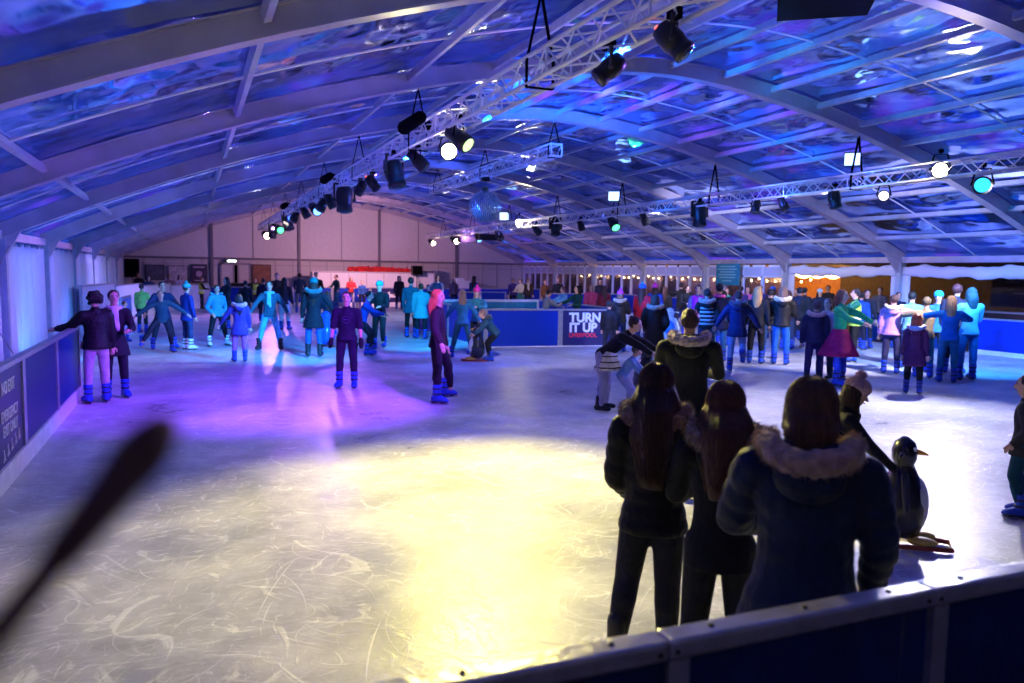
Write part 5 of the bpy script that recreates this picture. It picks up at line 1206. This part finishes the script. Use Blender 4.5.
point('barrier_fill',(1.5,-1.4,3.6),(.7,.6,1),16,.3)  # added light behind the camera to brighten the near barrier
spot('island_fill',(3.6,9.6,3.9),(9.5,19.6,.4),(.85,.8,1),2200,34,.8)  # added spot to brighten the island boards and lettering
spot('violet_far',(3.6,38,3.7),(1,33,0),(.5,.2,1),1600,90,.8)
spot('wall_wash',(8.5,40,2.9),(8.5,48,3.2),(1,.48,.62),900,140,.8)
spot('wall_wash_left',(3.6,38,3.9),(0,48,2),(.75,.35,1),500,90,.8)
spot('wall_wash_right',(13.4,38,3.9),(17,48,2),(.7,.3,1),500,90,.8)
spot('curtain_wash',(3.6,17.9,3.8),(-3.4,20,1.8),(.62,.72,1),3200,90,.8)
spot('curtain_wash_far',(3.6,32,3.8),(-3.4,36,1.6),(1,.8,.65),700,80,.8)
spot('right_wall_wash',(13.4,21,3.8),(20.5,24,1.8),(.75,.72,1),700,120,.8)
spot('right_wall_wash_far',(13.4,33,3.8),(20.5,35,1.8),(.8,.6,1),400,120,.8)
spot('right_wall_wash_near',(13.4,14,3.8),(20.5,14,2.2),(.75,.72,1),500,110,.8)
# roof lights: each truss throws colour across to the opposite roof slope
for (p,t,c,w,a,g) in [((3.6,6.5,4.0),(15,9,4.6),(.01,.12,1),4600,85,5),((3.6,14,4.0),(14,17,4.9),(.01,.15,1),4600,85,5),((3.6,22,4.0),(13,26,4.9),(.02,.16,1),4200,80,5),((3.6,32,4.0),(13,36,4.9),(.04,.12,1),3000,80,4),
  ((13.4,8,3.9),(2,9,4.6),(.08,.10,1),2600,70,6),((13.4,15,3.9),(1,18,4.6),(.06,.12,1),3400,80,6),((13.4,24,3.9),(1,27,4.6),(.06,.12,1),3400,80,5),((13.4,9,3.9),(-2.5,8,3.5),(.5,.12,1),1500,55,6),((13.4,34,3.9),(2,38,4.6),(.2,.18,1),1500,80,4),
  ((13.4,20,3.9),(-2,20,3.9),(.45,.2,.9),1200,45,5),((3.6,10,4.0),(15,13,4.6),(.0,.4,.9),1100,50,7),((3.6,17,4.0),(12,15,5.2),(.3,.05,.9),1800,50,7),((13.4,12,3.9),(0,7,4.4),(.0,.4,1),1500,40,8)]:
    spot('roof_wash',p,t,c,w,a,.7,.15,g)
for y in (9,14,19): spot('curtain_blue_fill',(-2.2,y,.02),(-3.5,y+1.4,.4),(.02,.25,1),170,120,.8)  # added low blue lights that tint the foot of the left curtains
# green splash on the roof film
spot('green_splash',(13.4,23.6,4.0),(11.6,19,5.65),(.05,1,.3),1400,8,.6,.05,6)
spot('mirror_ball_fill',(3.6,14.7,4.0),(8.5,23,4.05),(.45,.7,1),1500,10,.5)  # two added spots, only to brighten the ball
spot('mirror_ball_fill',(13.4,16.3,4.0),(8.5,23,4.05),(.2,.5,1),1500,10,.5)
# bar interior
for p,w in (((25.6,29.3,2.2),230),((25.2,25,2.2),40),((24.5,32.5,2.2),60),((24.5,37,2.2),60),((24.5,43,2.2),50)): point('bar_lamp',p,(1,.42,.1),w)
point('kitchen_lamp',(26.5,12,2.6),(1,.75,.5),40)
# world: night sky, with blue and purple blotches added to colour the roof film
w=bpy.data.worlds.new('night');bpy.context.scene.world=w;w.use_nodes=True
bg=w.node_tree.nodes['Background'];N=w.node_tree.nodes.new;K=w.node_tree.links.new
tc=N('ShaderNodeTexCoord');nz=N('ShaderNodeTexNoise');nz.inputs['Scale'].default_value=6;nz.inputs['Detail'].default_value=5;K(tc.outputs['Generated'],nz.inputs[0])
cr=N('ShaderNodeValToRGB');e=cr.color_ramp.elements;e[0].position=.40;e[0].color=(.001,.002,.012,1);e[1].position=.66;e[1].color=(.02,.12,.55,1)
x=e.new(.53);x.color=(.01,.025,.2,1);x=e.new(.58);x.color=(.06,.02,.3,1)
K(nz.outputs[0],cr.inputs[0]);K(cr.outputs[0],bg.inputs[0]);bg.inputs[1].default_value=1.8
# camera
cam=bpy.data.cameras.new('camera');co=bpy.data.objects.new('camera',cam);COL.objects.link(co)
cam.sensor_width=36;cam.lens=780/1024*36;cam.clip_start=.05;cam.clip_end=200
M=Matrix.Rotation(R(-22.4),3,'Z')@Matrix.Rotation(R(90-5.1),3,'X')@Matrix.Rotation(R(.9),3,'Z')
co.matrix_world=Matrix.Translation((0,0,2.05))@M.to_4x4()
cam.dof.use_dof=True;cam.dof.focus_distance=9;cam.dof.aperture_fstop=2.0
sc=bpy.context.scene;sc.camera=co
sc.view_settings.view_transform='Standard';sc.view_settings.look='None';sc.view_settings.exposure=.5;sc.view_settings.gamma=1
sc.cycles.use_denoising=True
sc.cycles.max_bounces=6;sc.cycles.transparent_max_bounces=8
